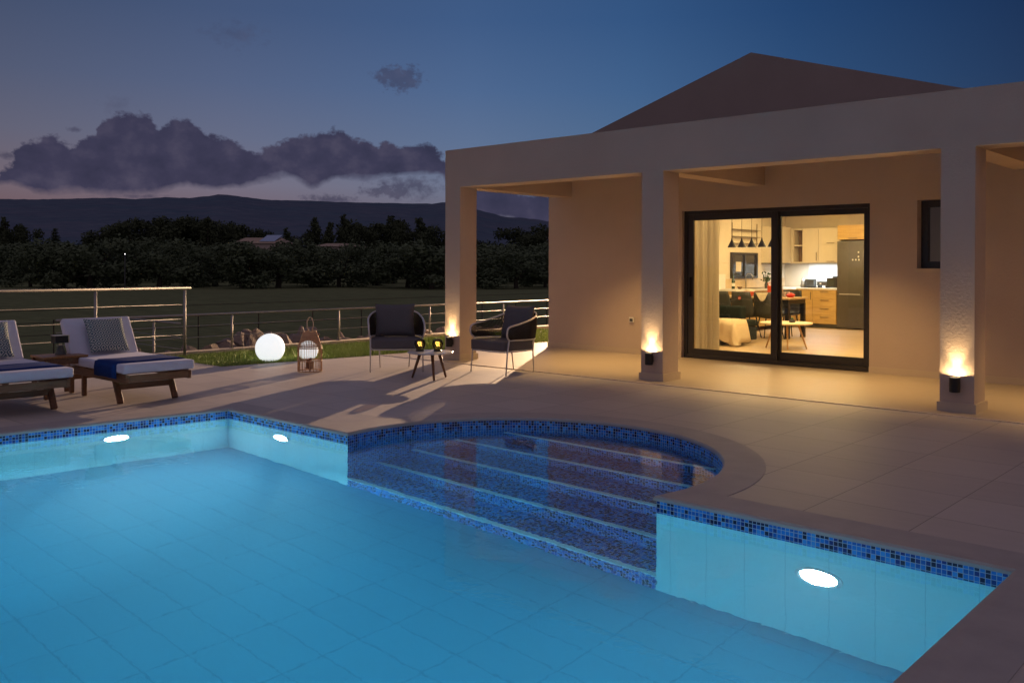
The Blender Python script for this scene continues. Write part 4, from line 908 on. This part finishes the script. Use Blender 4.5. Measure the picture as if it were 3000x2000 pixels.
# dining chairs
def dchair(label, x, y, rz, blk=False):
    t = thing('dining_chair', label, 'dining chair', (x, y, .006), rz, 'grey shell chairs at the dining table'); mt = BLACK if blk else GREYM
    vs = []; n = 12
    for i in range(n+1):
        s = i/n
        for j in range(9):
            v = j/8*2-1
            if s < .5: a = s/.5; yy = -.22+.40*a; zz = .44+.02*abs(v)**2*1.5-(.02*math.sin(a*3.1)); xx = v*.22
            else: a = (s-.5)/.5; yy = .18+.09*a; zz = .44+.02+.46*a; xx = v*(.235-.045*a*a); yy -= .07*abs(v)**2*(1-a*.4)
            vs.append((xx, yy, zz))
    fs = [(i*9+j, i*9+j+1, (i+1)*9+j+1, (i+1)*9+j) for i in range(n) for j in range(8)]
    o = MB().add(vs, fs).build('seat_shell', mt, t, smooth=True); md = o.modifiers.new('thick', 'SOLIDIFY'); md.thickness = .022
    for sx in (-1, 1):
        for sy in (-1, 1): MB().tube([(sx*.13, sy*.13, .43), (sx*.21, sy*.21, 0)], [.014, .009], 8).build('leg', BLACK, t, smooth=True)
    return t
c1 = dchair('grey shell chair with a small red round mark on its back', 1.36, 6.92, math.pi)
tag(MB().lathe([(.032, 0), (.032, .004)], n=20).build('chair_sticker', RED), 'small round red sticker on the grey chair back', 'sticker'); stk = bpy.data.objects['chair_sticker']; stk.matrix_world = Matrix.Translation((1.36, 6.625, .80))@Matrix.Rotation(rad(90), 4, 'X')
sw = MB().box((-.02, -.006, .004), (.02, .006, .006)).build('sticker_bar', WHITE, stk)
dchair('grey shell chair with a cloth hanging over its back', 1.84, 6.92, math.pi); dchair('grey shell chair half hidden by the curtain edge', .88, 6.92, math.pi)
dchair('black dining chair on the far side of the table near its right legs', 1.62, 8.15, 0, True)
cl_ = MB(); 
for i in range(9):
    for j in range(7):
        u_, v_ = i/8, j/6; cl_.v.append((1.76+.16*u_+.10*(1-v_)*(u_-.5), 6.605-.006*math.sin(u_*12), .915-.17*v_*(1-.9*(abs(u_-.55)*1.5)**2)))
for i in range(8):
    for j in range(6): a = i*7+j; cl_.f.append((a, a+7, a+8, a+1)); cl_.uv.append(None)
cc = cl_.build('tea_cloth', CREAM, None, smooth=True); md = cc.modifiers.new('thick', 'SOLIDIFY'); md.thickness = .006; tag(cc, 'pale cloth with curved hem hung over a grey chair back', 'cloth')
# pendants
PX = [.707, .933, 1.156, 1.382, 1.598]
for x in PX:
    t = thing('pendant_lamp', 'black cone pendant lamp in the row over the dining table', 'pendant lamp', (x, 7.5, 1.81), 0, 'black cone pendants over the table')
    MB().lathe([(.086, 0), (.088, .004), (.018, .15), (.012, .19), (.001, .19)], n=24, cap=False).build('lamp_shade', BLACK, t, smooth=False)
    MB().tube([(0, 0, .19), (0, 0, 1.03)], .004, 6).build('cord', BLACK, t); MB().lathe([(.078, .012), (.05, .008), (.001, .006)], n=20, cap=False).build('bulb', emis('pendant_bulb', (1, .86, .62), 9), t)
    point('pendant_glow', (x, 7.5, 1.78), 9, (1, .74, .38), .04)
# round coffee table inside
t = item('living_room_table', 'round pale coffee table on slanted wooden legs behind the glass', 'coffee table', (2.98, 5.28, .006))
MB().lathe([(.001, .42), (.42, .42), (.44, .43), (.44, .445), (.43, .452), (.001, .452)], n=48, cap=False).build('tabletop', BIRCH, t)
for a in (20, 140, 200, 300): MB().tube([(.2*math.cos(rad(a)), .2*math.sin(rad(a)), .42), (.34*math.cos(rad(a)), .34*math.sin(rad(a)), 0)], [.02, .012], 8).build('leg', OAK, t, smooth=True)
t = item('black_sunglasses', 'small dark ornament on the round coffee table', 'ornament', (3.08, 5.30, .459)); MB().lathe([(.05, 0), (.055, .03), (.03, .05)], n=14).build('ornament_body', BLACK, t); MB().lathe([(.02, .05), (.03, .07), (.001, .09)], n=12).build('ornament_top', GREEN, t)
# sofa and throw
t = item('sofa', 'dark teal sofa partly hidden behind the beige curtain', 'sofa', (1.55, 5.55, .006))
rbox('armrest', (-1.2, .48, .06), (.16, .70, .66), SOFA, t, .05); rbox('seat_base', (-1.2, -.50, .06), (.50, .475, .30), SOFA, t, .03); rbox('seat_cushion', (-1.18, -.49, .305), (.52, .475, .43), SOFA, t, .05)
for sx in (-1.1, .42): MB().box((sx, -.4, 0), (sx+.05, -.35, .059)).build('foot', BLACK, t)
bl = MB(); nu, nv = 26, 30
for i in range(nu+1):
    a = i/nu; x = 1.25+1.0*a; drop_x = max(0, x-2.10)
    Lf = .05+.40*min(1, max(0, (a-.1)/.75))
    for j in range(nv+1):
        b = j/nv*(.50+Lf); fold = .016*math.sin(a*30+b*5)+.01*math.sin(a*13-b*9)
        if b < .46: y, z = 5.50-b, .455+.4*fold*(1 if b > .1 else .3)
        else: t_ = b-.46; y = 5.04-.05*min(1, t_/.06)-.10*t_+fold*1.4; z = .455-t_*(1-.05)
        xx = min(x, 2.10+.10*drop_x/.15)+.06*(b/.9)*a
        z -= drop_x*2.6
        bl.v.append((xx+.3*fold, y, max(.025, z)))
for i in range(nu):
    for j in range(nv): a = i*(nv+1)+j; bl.f.append((a, a+nv+1, a+nv+2, a+1)); bl.uv.append(None)
bo = bl.build('throw_blanket', BLANK, None, smooth=True); md = bo.modifiers.new('thick', 'SOLIDIFY'); md.thickness = .012; tag(bo, 'beige throw draped over the end of the dark teal sofa', 'blanket')
# curtain
m = M('curtain_linen'); tl_ = m.node('ShaderNodeBsdfTranslucent'); tl_.inputs[0].default_value = (.55, .49, .40, 1); mx = m.node('ShaderNodeMixShader'); mx.inputs[0].default_value = .5
m.set(Base_Color=(.6, .52, .42), Roughness=.95); m.L.new(m.b.outputs[0], mx.inputs[1]); m.L.new(tl_.outputs[0], mx.inputs[2]); m.L.new(mx.outputs[0], m.out.inputs[0]); CURTT = m.m
cu = MB(); n = 90
x0, x1 = DX0-.12, 2.90
for i in range(n+1):
    s = i/n; x = x0+(x1-x0)*s; y = 3.10+.055*math.sin(s*27+1.6*math.sin(s*7))+.014*math.sin(s*71)
    for z in (.03, 1.2, 2.7): cu.v.append((x, y+.01*math.sin(z*3+s*20), z))
for i in range(n):
    for j in range(2): a = i*3+j; cu.f.append((a, a+3, a+4, a+1)); cu.uv.append(None)
ct = thing('curtain', 'beige pleated curtain hanging inside the left door leaf', 'curtain'); co_ = cu.build('curtain_cloth', CURTT, ct, smooth=True)
MB().tube([(x0-.02, 3.1, 2.73), (5.3, 3.1, 2.73)], .012, 8).build('curtain_rail', PALEM, ct)
